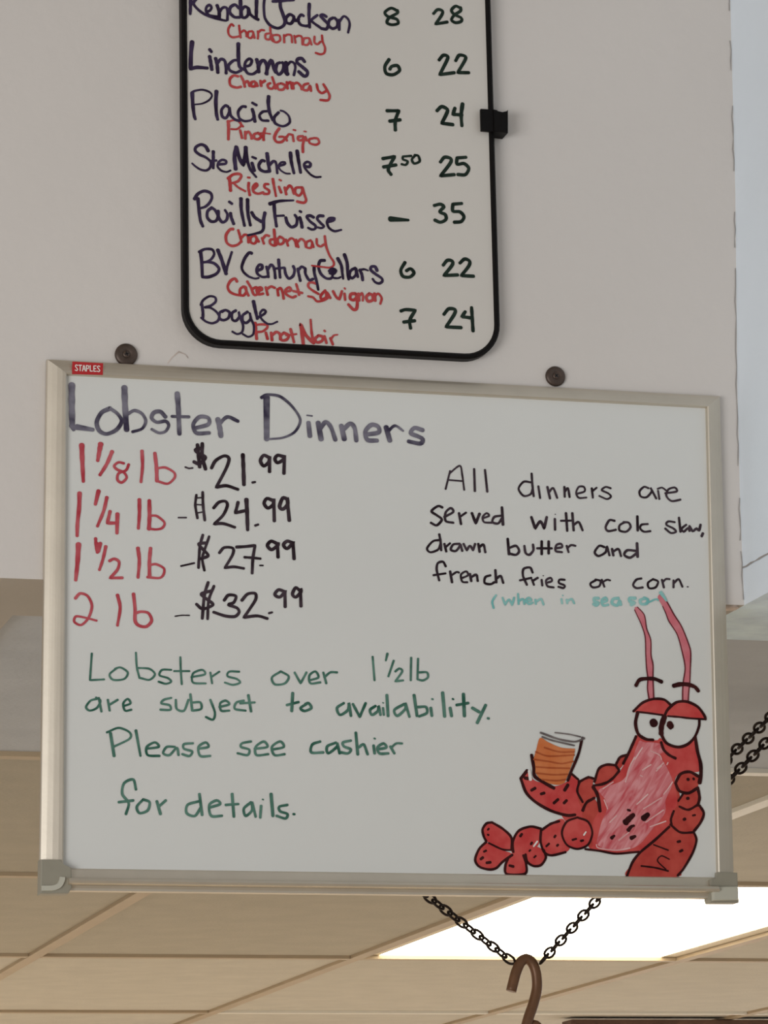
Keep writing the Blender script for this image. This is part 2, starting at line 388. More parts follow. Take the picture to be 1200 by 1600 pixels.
HANDWRITING = [
('wine','wine_name',[
('plum',1,'s',38,27,'-1373,3308 -1378,3178 -1382,3085'),
('plum',1,'s',29,21,'-1291,3272 -1350,3195 -1313,3138 -1251,3095 -1182,3070 -1113,3057 -1048,3051 -1037,3082'),
('plum',1,'s',25,26,'-1230,3120 -1202,3133 -1185,3163 -1203,3188 -1230,3166 -1236,3126 -1210,3089 -1162,3083 -1127,3082'),
('plum',1,'s',32,32,'-1133,3189 -1116,3137 -1113,3065'),
('plum',1,'s',26,26,'-1109,3130 -1085,3168 -1054,3178 -1037,3151 -1039,3057'),
('plum',1,'s',29,29,'-933,3181 -967,3210 -1009,3182 -1016,3131 -975,3091 -927,3092'),
('plum',1,'s',34,34,'-917,3305 -915,3190 -909,3108'),
('plum',1,'s',29,29,'-842,3185 -877,3200 -911,3154 -911,3104 -878,3092 -847,3124 -842,3182 -828,3133 -788,3100 -753,3085'),
('plum',1,'s',35,30,'-764,3325 -769,3188 -771,3094'),
('plum',1,'s',29,29,'-616,3272 -546,3283 -420,3305'),
('plum',1,'s',34,24,'-546,3287 -543,3222 -520,3152 -503,3088 -521,3044 -567,3018 -612,3025 -647,3044 -677,3081 -694,3123 -699,3223 -688,3325'),
('plum',1,'s',29,29,'-422,3146 -457,3161 -492,3125 -489,3082 -451,3071 -423,3110 -422,3149 -409,3104 -374,3121'),
('plum',1,'s',28,28,'-328,3157 -352,3166 -381,3120 -360,3072 -311,3061 -276,3068'),
('plum',1,'s',34,26,'-273,3278 -278,3172 -273,3050'),
('plum',1,'s',26,26,'-198,3176 -255,3124 -234,3097 -165,3052'),
('plum',1,'s',29,29,'-114,3168 -148,3184 -170,3171 -135,3134 -101,3094 -115,3049 -165,3049'),
('plum',1,'s',28,28,'-50,3163 -86,3138 -94,3087 -59,3057 -17,3079 -9,3130 -36,3164'),
('plum',1,'s',29,29,'6,3146 4,3052'),
('plum',1,'s',23,23,'5,3124 49,3186 90,3161 104,3111 88,3030')]),
('wine','grape_name',[
('red',1,'s',21,21,'-983,3005 -1003,3021 -1031,2972 -1028,2922 -998,2896 -949,2904 -918,2917'),
('red',1,'s',21,21,'-931,3013 -925,2952 -918,2899'),
('red',1,'s',21,21,'-918,2946 -886,2970 -866,2950 -863,2914'),
('red',1,'s',21,21,'-810,2969 -845,2959 -852,2915 -825,2900 -800,2934 -803,2966 -790,2906'),
('red',1,'s',21,21,'-758,2973 -755,2938 -759,2902'),
('red',1,'s',21,21,'-755,2959 -727,2987 -699,2986'),
('red',1,'s',21,21,'-651,2961 -685,2951 -686,2908 -651,2903 -637,2940'),
('red',1,'s',21,21,'-643,3019 -637,2962 -610,2893'),
('red',1,'s',21,21,'-585,2952 -620,2942 -628,2898 -586,2880 -551,2905 -557,2947 -585,2952'),
('red',1,'s',21,21,'-515,2958 -513,2886'),
('red',1,'s',21,21,'-512,2944 -480,2964 -446,2957 -440,2892'),
('red',1,'s',21,21,'-418,2959 -408,2891'),
('red',1,'s',21,21,'-411,2945 -376,2962 -348,2950 -342,2879'),
('red',1,'s',21,21,'-285,2948 -327,2938 -335,2887 -300,2879 -275,2913 -278,2945 -258,2886'),
('red',1,'s',21,21,'-229,2967 -230,2910 -202,2894 -174,2922'),
('red',1,'s',21,21,'-159,2984 -153,2923 -132,2867 -140,2816 -176,2799 -221,2810')]),
('wine','wine_name',[
('plum',1,'s',41,32,'-1366,2819 -1377,2712 -1382,2562! -1324,2581 -1228,2582'),
('plum',1,'s',29,29,'-1206,2761 -1189,2740'),
('plum',1,'s',33,33,'-1206,2694 -1196,2634 -1187,2571'),
('plum',1,'s',33,33,'-1151,2680 -1138,2625 -1132,2547'),
('plum',1,'s',29,29,'-1134,2639 -1103,2677 -1069,2666 -1056,2610 -1056,2546'),
('plum',1,'s',27,27,'-945,2680 -986,2673 -1031,2626 -1021,2577 -966,2560 -918,2585'),
('plum',1,'s',38,27,'-940,2837 -941,2712 -931,2620 -890,2595'),
('plum',1,'s',27,27,'-883,2624 -834,2642 -817,2686 -841,2702 -876,2667 -883,2610 -856,2562 -808,2559 -766,2591'),
('plum',1,'s',35,35,'-772,2701 -758,2648 -756,2584'),
('plum',1,'s',32,32,'-755,2634 -730,2686 -702,2696 -679,2648 -680,2569'),
('plum',1,'s',32,32,'-687,2571 -648,2692 -630,2701 -611,2620 -594,2593'),
('plum',1,'s',29,29,'-555,2689 -583,2673 -594,2615 -570,2574 -535,2605 -520,2671 -534,2691'),
('plum',1,'s',40,40,'-517,2678 -511,2621 -487,2584'),
('plum',1,'s',40,40,'-499,2694 -497,2594'),
('plum',1,'s',24,24,'-493,2659 -457,2704 -423,2693 -413,2651 -428,2578'),
('plum',1,'s',32,32,'-325,2715 -352,2745 -391,2735 -395,2702 -346,2663 -302,2624 -306,2588 -334,2578 -382,2617')]),
('wine','grape_name',[
('red',1,'s',25,25,'-946,2526 -987,2530 -1022,2492 -1016,2435 -961,2418 -920,2429'),
('red',1,'s',25,25,'-919,2532 -895,2481 -885,2432'),
('red',1,'s',25,25,'-888,2467 -857,2487 -840,2442'),
('red',1,'s',26,26,'-795,2489 -822,2479 -826,2443 -788,2446 -781,2482 -768,2448'),
('red',1,'s',26,26,'-739,2500 -733,2451'),
('red',1,'s',26,26,'-733,2479 -698,2503'),
('red',1,'s',24,24,'-648,2485 -672,2469 -665,2438 -631,2433 -613,2456'),
('red',1,'s',24,24,'-630,2544 -613,2492 -600,2436'),
('red',1,'s',24,24,'-550,2490 -585,2473 -572,2431 -530,2434 -509,2472 -544,2490'),
('red',1,'s',24,24,'-495,2508 -489,2445'),
('red',1,'s',24,24,'-488,2487 -460,2511 -447,2448'),
('red',1,'s',24,24,'-439,2506 -433,2449'),
('red',1,'s',24,24,'-432,2492 -397,2509 -363,2476 -356,2448'),
('red',1,'s',24,24,'-293,2510 -335,2492 -343,2449 -301,2445 -279,2490 -270,2440'),
('red',1,'s',24,24,'-216,2509 -203,2453 -169,2427 -126,2452'),
('red',1,'s',24,24,'-153,2514 -112,2446 -96,2404 -114,2363 -184,2361')]),
('wine','wine_name',[
('plum',1,'s',36,27,'-1369,2335 -1364,2229 -1353,2127 -1342,2089'),
('plum',1,'s',22,16,'-1375,2337 -1340,2358 -1275,2372 -1211,2356 -1188,2322 -1217,2277 -1276,2242 -1341,2228'),
('plum',1,'s',37,28,'-1146,2367 -1153,2264 -1148,2155 -1137,2101'),
('plum',1,'s',27,27,'-1041,2230 -1065,2240 -1101,2195 -1095,2135 -1060,2122 -1030,2182 -1030,2225 -1019,2153 -978,2113 -937,2104'),
('plum',1,'s',29,20,'-879,2242 -912,2240 -948,2189 -937,2129 -890,2105 -830,2119 -807,2145'),
('plum',1,'s',31,31,'-818,2223 -806,2181 -795,2109'),
('plum',1,'s',25,25,'-817,2284 -779,2265'),
('plum',1,'s',25,25,'-682,2215 -723,2206 -753,2167 -730,2126 -671,2125'),
('plum',1,'s',37,27,'-665,2356 -669,2289 -658,2205 -629,2134'),
('plum',1,'s',29,18,'-575,2211 -617,2159 -606,2105 -535,2083 -475,2121 -480,2182 -521,2221 -557,2231')]),
('wine','grape_name',[
('red',1,'s',33,26,'-1040,2091 -1038,2030 -1041,1921'),
('red',1,'s',19,19,'-1037,2091 -984,2107 -931,2093 -925,2057 -961,2024 -1014,2020'),
('red',1,'s',20,20,'-943,2098 -905,2052'),
('red',1,'s',24,24,'-932,2014 -923,1978 -915,1943'),
('red',1,'s',24,24,'-885,2005 -885,1939'),
('red',1,'s',24,24,'-885,1981 -855,2008 -832,1973 -827,1943'),
('red',1,'s',25,25,'-767,2002 -802,1987 -803,1951 -768,1942 -738,1974 -767,2002'),
('red',1,'s',26,26,'-701,2050 -717,1994 -717,1939'),
('red',1,'s',15,15,'-767,1996 -725,2005 -655,2002'),
('red',1,'s',29,21,'-571,2059 -601,2015 -617,1965 -596,1930 -549,1934 -522,1966 -536,1983 -572,1980'),
('red',1,'s',22,22,'-513,1985 -501,1949'),
('red',1,'s',22,22,'-507,1973 -483,2011 -453,2008'),
('red',1,'s',22,22,'-447,2008 -439,1948'),
('red',1,'s',18,18,'-440,2057 -420,2053'),
('red',1,'s',25,25,'-352,2003 -394,1994 -394,1963 -359,1966 -334,1998 -353,1924 -354,1851'),
('red',1,'s',22,22,'-328,1999 -317,1963'),
('red',1,'s',16,16,'-340,2050 -322,2048'),
('red',1,'s',22,22,'-245,1993 -293,1977 -288,1941 -234,1930 -201,1953 -215,1989 -245,1993')]),
('wine','wine_name',[
('plum',1,'s',32,19,'-1227,1799 -1250,1839 -1291,1854 -1338,1827 -1344,1790 -1303,1757 -1251,1737 -1205,1698 -1211,1644 -1246,1614 -1299,1619 -1345,1646 -1374,1671'),
('plum',1,'s',31,26,'-1180,1796 -1181,1718 -1182,1640'),
('plum',1,'s',23,23,'-1210,1704 -1152,1714'),
('plum',1,'s',26,18,'-1129,1680 -1070,1690 -1064,1715 -1099,1724 -1134,1697 -1141,1655 -1106,1621 -1059,1613 -1024,1630'),
('plum',1,'s',37,37,'-977,1646 -986,1762 -969,1854'),
('plum',1,'s',35,35,'-966,1848 -940,1748 -906,1687! -890,1769 -883,1857!'),
('plum',1,'s',38,20,'-883,1857 -873,1753 -842,1652 -789,1584'),
('plum',1,'s',30,30,'-826,1714 -806,1643'),
('plum',1,'s',23,23,'-823,1771 -790,1759'),
('plum',1,'s',29,29,'-711,1740 -735,1744 -764,1700 -753,1659 -712,1641 -671,1647'),
('plum',1,'s',37,30,'-686,1814 -678,1743 -665,1647'),
('plum',1,'s',29,22,'-664,1707 -628,1746 -605,1730 -594,1634'),
('plum',1,'s',25,16,'-587,1701 -528,1723 -522,1742 -557,1739 -582,1701 -564,1666 -517,1639 -476,1639'),
('plum',1,'s',37,25,'-470,1836 -463,1752 -440,1645'),
('plum',1,'s',37,26,'-408,1859 -397,1775 -378,1655'),
('plum',1,'s',29,19,'-339,1719 -297,1716 -285,1747 -314,1763 -344,1737 -333,1695 -286,1644 -239,1623 -191,1629')]),
('wine','grape_name',[
('red',1,'s',31,31,'-1026,1441 -1031,1519 -1036,1554'),
('red',1,'s',28,22,'-1048,1553 -1001,1593 -948,1603 -925,1586 -954,1536 -1001,1515 -1025,1513'),
('red',1,'s',20,20,'-1001,1515 -955,1476 -891,1444'),
('red',1,'s',26,26,'-858,1525 -861,1476 -850,1411'),
('red',1,'s',19,19,'-866,1575 -848,1574'),
('red',1,'s',24,24,'-808,1474 -779,1506 -790,1524 -820,1491 -814,1444 -774,1429 -726,1444'),
('red',1,'s',24,24,'-678,1525 -708,1523 -714,1493 -673,1466 -679,1435 -721,1432'),
('red',1,'s',29,19,'-636,1577 -625,1505 -609,1416'),
('red',1,'s',25,25,'-581,1508 -561,1455'),
('red',1,'s',18,18,'-577,1575 -560,1567'),
('red',1,'s',25,25,'-528,1506 -514,1441'),
('red',1,'s',25,25,'-514,1483 -483,1527 -460,1505 -443,1452'),
('red',1,'s',25,25,'-371,1517 -425,1507 -431,1458 -396,1437 -366,1475 -365,1517 -348,1458 -331,1399 -355,1373 -415,1381')]),
('wine','wine_name',[
('plum',1,'s',33,28,'-1324,1345 -1315,1242 -1303,1146 -1281,1089'),
('plum',1,'s',31,23,'-1355,1339 -1323,1390 -1266,1420 -1209,1405 -1197,1360 -1223,1307 -1261,1272 -1305,1256'),
('plum',1,'s',28,28,'-1198,1269 -1236,1234 -1240,1176 -1205,1140 -1161,1149 -1142,1196 -1167,1246 -1198,1269'),
('plum',1,'s',31,23,'-1141,1241 -1136,1183 -1104,1140 -1066,1162 -1056,1214 -1078,1255'),
('plum',1,'s',29,29,'-1028,1229 -1022,1191 -1000,1131'),
('plum',1,'s',25,25,'-1039,1335 -1014,1318'),
('plum',1,'s',35,26,'-931,1372 -929,1268 -902,1121'),
('plum',1,'s',35,26,'-871,1367 -869,1240 -848,1128'),
('plum',1,'s',31,31,'-834,1249 -806,1205 -749,1170'),
('plum',1,'s',34,20,'-713,1254 -727,1185 -728,1107 -750,1073 -801,1054 -871,1033'),
('plum',1,'s',38,18,'-666,1342 -576,1374 -448,1389'),
('plum',1,'s',34,26,'-628,1341 -622,1244 -608,1134'),
('plum',1,'s',21,21,'-616,1231 -539,1240'),
('plum',1,'s',32,25,'-521,1222 -508,1174 -471,1137 -426,1160 -418,1219 -437,1253'),
('plum',1,'s',31,31,'-393,1233 -380,1189 -372,1141'),
('plum',1,'s',25,25,'-392,1292 -379,1285'),
('plum',1,'s',30,22,'-264,1242 -296,1256 -328,1244 -297,1201 -249,1165 -253,1135 -285,1127 -317,1141'),
('plum',1,'s',30,19,'-174,1261 -213,1259 -232,1231 -195,1188 -169,1164 -195,1146 -240,1153'),
('plum',1,'s',33,21,'-130,1212 -85,1228 -71,1245 -116,1242 -140,1205 -124,1154 -73,1125 -9,1142')]),
('wine','grape_name',[
('red',1,'s',28,23,'-1006,1083 -1035,1076 -1071,1020 -1065,954 -1019,925 -966,940 -931,975'),
('red',1,'s',24,24,'-959,1075 -945,1028 -931,969'),
('red',1,'s',24,24,'-936,999 -901,1037 -872,1027 -867,967'),
('red',1,'s',24,24,'-807,1037 -843,1017 -849,975 -814,959 -790,996 -802,1031 -773,980'),
('red',1,'s',22,22,'-743,1017 -726,965'),
('red',1,'s',24,24,'-737,1006 -708,1044 -678,1040'),
('red',1,'s',24,24,'-626,1013 -667,1004 -667,969 -632,953 -603,973 -614,1008'),
('red',1,'s',27,27,'-631,1103 -626,1037 -621,960'),
('red',1,'s',24,24,'-578,1040 -602,1009 -585,968 -550,982 -543,1019 -578,1040'),
('red',1,'s',22,22,'-523,1017 -505,960'),
('red',1,'s',22,22,'-511,998 -472,1033 -441,1009 -428,958'),
('red',1,'s',22,22,'-428,1023 -409,953'),
('red',1,'s',22,22,'-415,998 -383,1033 -351,1009 -339,958'),
('red',1,'s',22,22,'-293,1026 -332,1004 -333,958 -294,954 -281,994 -287,1019 -269,962'),
('red',1,'s',22,22,'-239,1042 -236,990 -204,973 -172,995'),
('red',1,'s',24,16,'-164,1073 -153,983 -122,894 -86,838 -87,802 -124,780 -191,782 -288,789')]),
('wine','wine_name',[
('plum',1,'s',31,25,'-1304,856 -1294,756 -1289,620! -1231,624 -1161,658 -1137,706 -1178,751 -1236,762 -1282,756'),
('plum',1,'s',27,21,'-1316,849 -1264,879 -1200,880 -1180,840 -1206,791 -1247,765'),
('plum',1,'s',34,34,'-1147,878 -1113,791 -1074,663!'),
('plum',1,'s',27,22,'-1074,663 -1065,723 -1020,868'),
('plum',1,'s',31,18,'-839,868 -862,872 -903,816 -930,737 -916,691 -870,652 -812,635 -777,643'),
('plum',1,'s',31,23,'-788,711 -747,731 -746,761 -770,765 -793,728 -788,681 -742,654 -689,663'),
('plum',1,'s',26,26,'-705,752 -694,711 -689,657'),
('plum',1,'s',26,26,'-694,723 -664,772 -641,756 -630,709 -625,650'),
('plum',1,'s',31,24,'-593,824 -588,753 -581,658'),
('plum',1,'s',22,22,'-635,738 -541,753'),
('plum',1,'s',26,26,'-538,750 -530,697 -501,654 -460,684 -447,738 -459,773'),
('plum',1,'s',26,26,'-418,752 -407,693 -396,640'),
('plum',1,'s',26,26,'-412,740 -382,772 -347,756'),
('plum',1,'s',26,26,'-347,756 -348,709 -313,651 -278,665'),
('plum',1,'s',30,23,'-267,779 -265,720 -243,632 -232,567'),
('plum',1,'s',30,23,'-168,845 -210,837 -226,782 -206,718 -159,679 -118,678 -100,694'),
('plum',1,'s',41,41,'-111,741 -87,755'),
('plum',1,'s',27,27,'-129,746 -99,772 -66,756 -88,725 -123,729'),
('plum',1,'s',23,18,'-99,724 -94,689 -47,686 -23,699'),
('plum',1,'s',33,21,'-47,871 -15,807 -7,736 0,683'),
('plum',1,'s',33,25,'16,911 39,835 43,739 51,680'),
('plum',1,'s',26,26,'115,792 73,765 60,716 84,694 120,732 121,786 137,709'),
('plum',1,'s',29,29,'156,776 174,735 181,682'),
('plum',1,'s',25,16,'156,776 198,785 234,775'),
('plum',1,'s',30,23,'317,780 300,815 264,813 258,783 299,749 358,711 363,681 333,661 297,671 274,700')]),
('wine','grape_name',[
('red',1,'s',27,23,'-976,598 -993,624 -1034,600 -1060,545 -1041,499 -988,476 -925,471'),
('red',1,'s',24,24,'-918,554 -947,529 -948,481 -919,471 -892,508 -906,555'),
('red',1,'s',24,24,'-896,550 -889,509 -872,474'),
('red',1,'s',24,24,'-882,604 -848,547 -825,489 -802,484 -772,528 -801,556 -836,536'),
('red',1,'s',24,24,'-790,521 -749,535 -760,558 -796,538 -784,491 -738,500'),
('red',1,'s',24,24,'-714,561 -697,491'),
('red',1,'s',24,24,'-702,544 -667,570 -632,560'),
('red',1,'s',24,24,'-608,550 -600,491'),
('red',1,'s',24,24,'-608,538 -579,563 -562,529 -551,464'),
('red',1,'s',24,24,'-538,530 -485,545 -497,574 -532,548 -527,507 -474,481 -439,495'),
('red',1,'s',24,24,'-434,608 -420,561 -409,508'),
('red',1,'s',24,24,'-462,541 -380,528'),
('red',1,'s',23,23,'-237,614 -272,630 -314,627 -323,591 -285,558 -230,528'),
('red',1,'s',22,22,'-327,501 -280,492 -245,459 -192,468 -145,495'),
('red',1,'s',25,25,'-167,565 -209,515 -204,479 -162,500 -156,548 -121,496'),
('red',1,'s',25,25,'-96,563 -68,511 -38,489! -13,568'),
('red',1,'s',25,25,'10,546 15,487'),
('red',1,'s',18,18,'11,597 17,589'),
('red',1,'s',29,29,'111,552 69,544 62,501 98,492 128,529 117,552 127,481 120,415 90,402 44,447'),
('red',1,'s',25,25,'140,554 145,488'),
('red',1,'s',21,21,'152,537 170,562 182,532 178,490'),
('red',1,'s',29,29,'242,560 211,528 228,488 270,502 271,544 242,560'),
('red',1,'s',29,29,'289,563 294,497'),
('red',1,'s',22,22,'295,545 325,565 354,525 341,470')]),
('wine','wine_name',[
('plum',1,'s',27,27,'-1296,368 -1287,299 -1287,241'),
('plum',1,'s',22,22,'-1305,361 -1283,407 -1226,446 -1176,439 -1170,401 -1214,361 -1271,341 -1221,341 -1171,312 -1140,269 -1153,224 -1203,199 -1259,211 -1303,244'),
('plum',1,'s',25,25,'-1095,323 -1133,302 -1137,250 -1103,233 -1058,255 -1045,307 -1083,327 -1114,309'),
('plum',1,'s',26,20,'-988,329 -1023,302 -1021,244 -989,234 -958,274 -963,318 -945,255 -924,193 -934,135 -978,113 -1022,133'),
('plum',1,'s',26,19,'-882,323 -926,288 -927,237 -895,220 -857,260 -863,318 -851,261 -826,198 -833,121 -878,93 -928,116'),
('plum',1,'s',35,26,'-827,422 -812,346 -794,264'),
('plum',1,'s',25,16,'-787,277 -730,313 -717,339 -742,350 -768,317 -756,266 -706,225 -662,224 -630,239 -611,249')]),
('wine','grape_name',[
('red',1,'s',28,28,'-813,225 -808,148 -802,79'),
('red',1,'s',22,22,'-813,206 -757,215 -706,212 -706,186 -745,152 -789,143'),
('red',1,'s',26,26,'-718,141 -703,84'),
('red',1,'s',26,26,'-670,144 -662,74'),
('red',1,'s',26,26,'-661,119 -623,153 -591,135 -586,85'),
('red',1,'s',26,26,'-553,150 -585,117 -573,79 -529,88 -509,127 -553,150'),
('red',1,'s',29,22,'-492,186 -477,129 -462,66'),
('red',1,'s',18,18,'-534,126 -439,144'),
('red',1,'s',32,32,'-377,52 -388,160 -400,236! -350,136 -281,70!'),
('red',1,'s',29,19,'-281,70 -299,165 -307,286'),
('red',1,'s',26,26,'-236,143 -268,109 -250,78 -205,94 -198,132 -236,143'),
('red',1,'s',26,26,'-182,140 -164,77'),
('red',1,'s',22,22,'-182,191 -175,184'),
('red',1,'s',26,26,'-128,124 -106,67'),
('red',1,'s',22,15,'-121,118 -95,151 -60,160')]),
('wine','price',[
('pine',1,'s',29,29,'560,3282 501,3304 441,3258 467,3220 552,3200 564,3160 504,3142 459,3158 479,3207 560,3261 560,3288')]),
('wine','price',[
('pine',1,'s',29,29,'905,3284 946,3328 992,3319 984,3277 922,3184! 1036,3214'),
('pine',1,'s',29,29,'1166,3361 1120,3377 1079,3333 1105,3294 1171,3266 1170,3232 1116,3214 1077,3238 1105,3288 1166,3334 1167,3368')]),
('wine','price',[
('pine',1,'s',32,32,'471,2803 430,2732 442,2666 507,2658 568,2703 549,2749 496,2738 476,2709')]),
('wine','price',[
('pine',1,'s',32,32,'947,2835 988,2885 1028,2882 1027,2848 950,2694! 1090,2725'),
('pine',1,'s',32,32,'1106,2841 1141,2898 1194,2895 1200,2862 1123,2728! 1230,2736')]),
('wine','price',[
('pine',1,'s',33,33,'441,2306 553,2314! 518,2218 516,2125'),
('pine',1,'s',33,33,'465,2208 564,2228')]),
('wine','price',[
('pine',1,'s',34,34,'915,2342 962,2386 1015,2363 1007,2322 958,2225! 1064,2220'),
('pine',1,'s',34,34,'1088,2382 1067,2320! 1153,2320'),
('pine',1,'s',40,28,'1162,2428 1146,2320 1150,2213')]),
('wine','price',[
('pine',1,'s',32,32,'392,1844 504,1872! 442,1749 467,1698'),
('pine',1,'s',32,32,'397,1765 515,1793'),
('pine',1,'s',23,23,'661,1890 582,1878! 582,1851 627,1835 607,1800 568,1804'),
('pine',1,'s',24,24,'701,1900 667,1857 686,1819 739,1843 727,1895 694,1899')]),
('wine','price',[
('pine',1,'s',32,32,'936,1850 977,1900 1036,1891 1028,1844 933,1718! 1065,1740'),
('pine',1,'s',32,32,'1182,1915 1096,1902! 1094,1842 1160,1853 1205,1810 1171,1748 1098,1743')]),
('wine','price',[
('pine',1,'s',51,24,'452,1275 621,1276')]),
('wine','price',[
('pine',1,'s',32,32,'867,1431 926,1448 958,1424 918,1375 970,1352 975,1306 922,1276 870,1293'),
('pine',1,'s',32,32,'1130,1469 1045,1456! 1043,1390 1109,1388 1147,1344 1119,1296 1053,1285')]),
('wine','price',[
('pine',1,'s',31,31,'580,874 539,799 558,742 622,739 662,781 631,818 591,796')]),
('wine','price',[
('pine',1,'s',32,32,'938,870 979,919 1024,915 1023,876 942,773! 1073,787'),
('pine',1,'s',32,32,'1096,900 1143,942 1188,926 1181,879 1106,783! 1224,784')]),
('wine','price',[
('pine',1,'s',31,31,'531,415 577,431 667,430! 613,336 618,259'),
('pine',1,'s',31,31,'555,313 659,332')]),
('wine','price',[
('pine',1,'s',32,32,'933,407 980,462 1039,459 1031,413 950,291! 1093,293'),
('pine',1,'s',32,32,'1136,445 1102,397! 1187,389'),
('pine',1,'s',32,32,'1196,488 1200,384 1204,267')]),
('lob','heading_word',[
('indigo',1,'s',36,36,'-2868,4056 -2844,4021'),
('indigo',1,'s',57,51,'-2862,4421 -2862,4248 -2858,4062'),
('indigo',1,'s',51,35,'-2816,4045 -2676,4028'),
('indigo',1,'s',41,31,'-2525,4227 -2600,4185 -2643,4096 -2619,4021 -2554,3996 -2469,4038 -2422,4117 -2459,4182 -2525,4227'),
('indigo',1,'s',56,47,'-2397,4421 -2393,4272 -2379,4042'),
('indigo',1,'s',31,25,'-2365,4187 -2308,4219 -2242,4193 -2209,4128 -2242,4059 -2327,4026'),
('indigo',1,'s',39,23,'-2033,4175 -2080,4221 -2137,4208 -2157,4159 -2109,4123 -2033,4137 -2005,4100 -2034,4045 -2091,4028 -2157,4058'),
('indigo',1,'s',29,29,'-1976,4183 -1823,4186'),
('indigo',1,'s',50,37,'-1927,4393 -1918,4249 -1910,4027'),
('indigo',1,'s',35,35,'-1786,4082 -1652,4127 -1651,4185 -1728,4191 -1786,4120 -1758,4044 -1643,4050'),
('indigo',1,'s',46,46,'-1565,4179 -1547,4093 -1538,4026'),
('indigo',1,'s',33,33,'-1556,4132 -1479,4203 -1383,4169')]),
('lob','heading_word',[
('indigo',1,'s',29,20,'-1169,4395 -1115,4425 -1000,4414 -892,4330 -819,4211 -868,4100 -977,4040 -1113,4020'),
('indigo',1,'s',56,50,'-1122,4400 -1126,4019'),
('indigo',1,'s',13,13,'-757,4255 -709,4251'),
('indigo',1,'s',41,41,'-744,4188 -733,4066'),
('indigo',1,'s',47,47,'-656,4192 -631,4043'),
('indigo',1,'s',38,38,'-636,4139 -587,4202 -540,4157 -501,4043'),
('indigo',1,'s',47,47,'-444,4175 -419,4054'),
('indigo',1,'s',39,39,'-431,4135 -361,4200 -321,4154 -309,4045'),
('indigo',1,'s',39,39,'-226,4104 -102,4131 -107,4185 -169,4196 -225,4132 -206,4057 -117,4055'),
('indigo',1,'s',48,48,'-32,4182 0,4060'),
('indigo',1,'s',30,21,'-19,4142 51,4200 126,4156'),
('indigo',1,'s',39,39,'307,4172 231,4188 195,4139 257,4114 305,4089 283,4047 173,4062')]),
('lob','price_word',[
('rose',1,'s',47,30,'-2774,3885 -2769,3737 -2760,3562')]),
('lob','price_word',[
('rose',1,'s',48,30,'-2608,3902 -2619,3840 -2634,3753'),
('rose',1,'s',35,28,'-2507,3840 -2554,3728 -2615,3626'),
('rose',1,'s',24,24,'-2404,3740 -2451,3747 -2490,3712 -2460,3680 -2404,3659 -2380,3612 -2423,3568 -2460,3590 -2451,3647 -2385,3679 -2361,3732')]),
('lob','price_word',[
('rose',1,'s',33,24,'-2243,3858 -2239,3724 -2253,3580')]),
('lob','price_word',[
('rose',1,'s',33,33,'-2129,3844 -2116,3720 -2112,3596'),
('rose',1,'s',22,22,'-2102,3711 -2035,3719 -1960,3679 -1955,3632 -2017,3576 -2112,3596')]),
('lob','price_word',[
('black',1,'s',16,16,'-1860,3732 -1827,3722 -1793,3727'),
('black',1,'s',31,31,'-1706,3912 -1768,3890 -1730,3853 -1678,3827 -1731,3767 -1783,3783'),
('black',1,'s',33,33,'-1749,3939 -1740,3833 -1731,3738'),
('black',1,'s',33,33,'-1706,3951 -1707,3835 -1679,3721'),
('black',1,'s',29,29,'-1626,3733 -1588,3802 -1511,3849 -1468,3827 -1493,3739 -1585,3562! -1494,3581 -1389,3552'),
('black',1,'s',35,35,'-1343,3867 -1339,3756 -1336,3597'),
('black',1,'s',21,21,'-1259,3620 -1235,3626'),
('black',1,'s',31,31,'-1107,3854 -1155,3871 -1185,3821 -1156,3774 -1108,3815 -1102,3864 -1104,3724'),
('black',1,'s',31,31,'-982,3869 -1030,3877 -1054,3842 -1031,3809 -977,3841 -967,3880 -974,3715')]),
('lob','price_word',[
('rose',1,'s',39,30,'-2793,3456 -2797,3328 -2811,3186 -2814,3078')]),
('lob','price_word',[
('rose',1,'s',37,28,'-2627,3483 -2655,3363'),
('rose',1,'s',32,26,'-2554,3429 -2582,3309 -2637,3170'),
('rose',1,'s',30,30,'-2526,3307 -2550,3202! -2461,3206'),
('rose',1,'s',37,28,'-2461,3286 -2466,3116')]),
('lob','price_word',[
('rose',1,'s',35,26,'-2268,3422 -2268,3294 -2278,3166'),
('rose',1,'s',22,22,'-2170,3284 -2113,3282 -2047,3228 -2066,3179 -2123,3163 -2194,3169'),
('rose',1,'s',35,35,'-2180,3417 -2179,3279 -2184,3165')]),
('lob','price_word',[
('black',1,'s',15,15,'-1924,3277 -1853,3280'),
('black',1,'s',23,23,'-1762,3487 -1772,3392 -1754,3278'),
('black',1,'s',14,14,'-1772,3401 -1705,3399'),
('black',1,'s',14,14,'-1762,3459 -1700,3466'),
('black',1,'s',14,14,'-1758,3325 -1696,3338'),
('black',1,'s',25,25,'-1706,3514 -1703,3394 -1689,3262'),
('black',1,'s',27,27,'-1610,3375 -1562,3429 -1505,3441 -1486,3404 -1525,3316 -1607,3232! -1526,3240 -1421,3211'),
('black',1,'s',29,29,'-1390,3437 -1415,3340! -1315,3368'),
('black',1,'s',39,31,'-1315,3464 -1310,3335 -1307,3192'),
('black',1,'s',21,21,'-1239,3234 -1211,3245'),
('black',1,'s',31,31,'-1083,3469 -1131,3482 -1156,3437 -1123,3396 -1074,3431 -1069,3480 -1066,3283'),
('black',1,'s',33,33,'-948,3485 -987,3493 -1017,3415 -988,3392 -944,3437 -948,3494 -931,3293')]),
('lob','price_word',[
('rose',1,'s',47,30,'-2802,3003 -2811,2838 -2826,2688')]),
('lob','price_word',[
('rose',1,'s',28,28,'-2653,3061 -2648,2995 -2637,2939'),
('rose',1,'s',36,36,'-2643,3014 -2625,3005'),
('rose',1,'s',32,32,'-2611,3020 -2629,2949'),
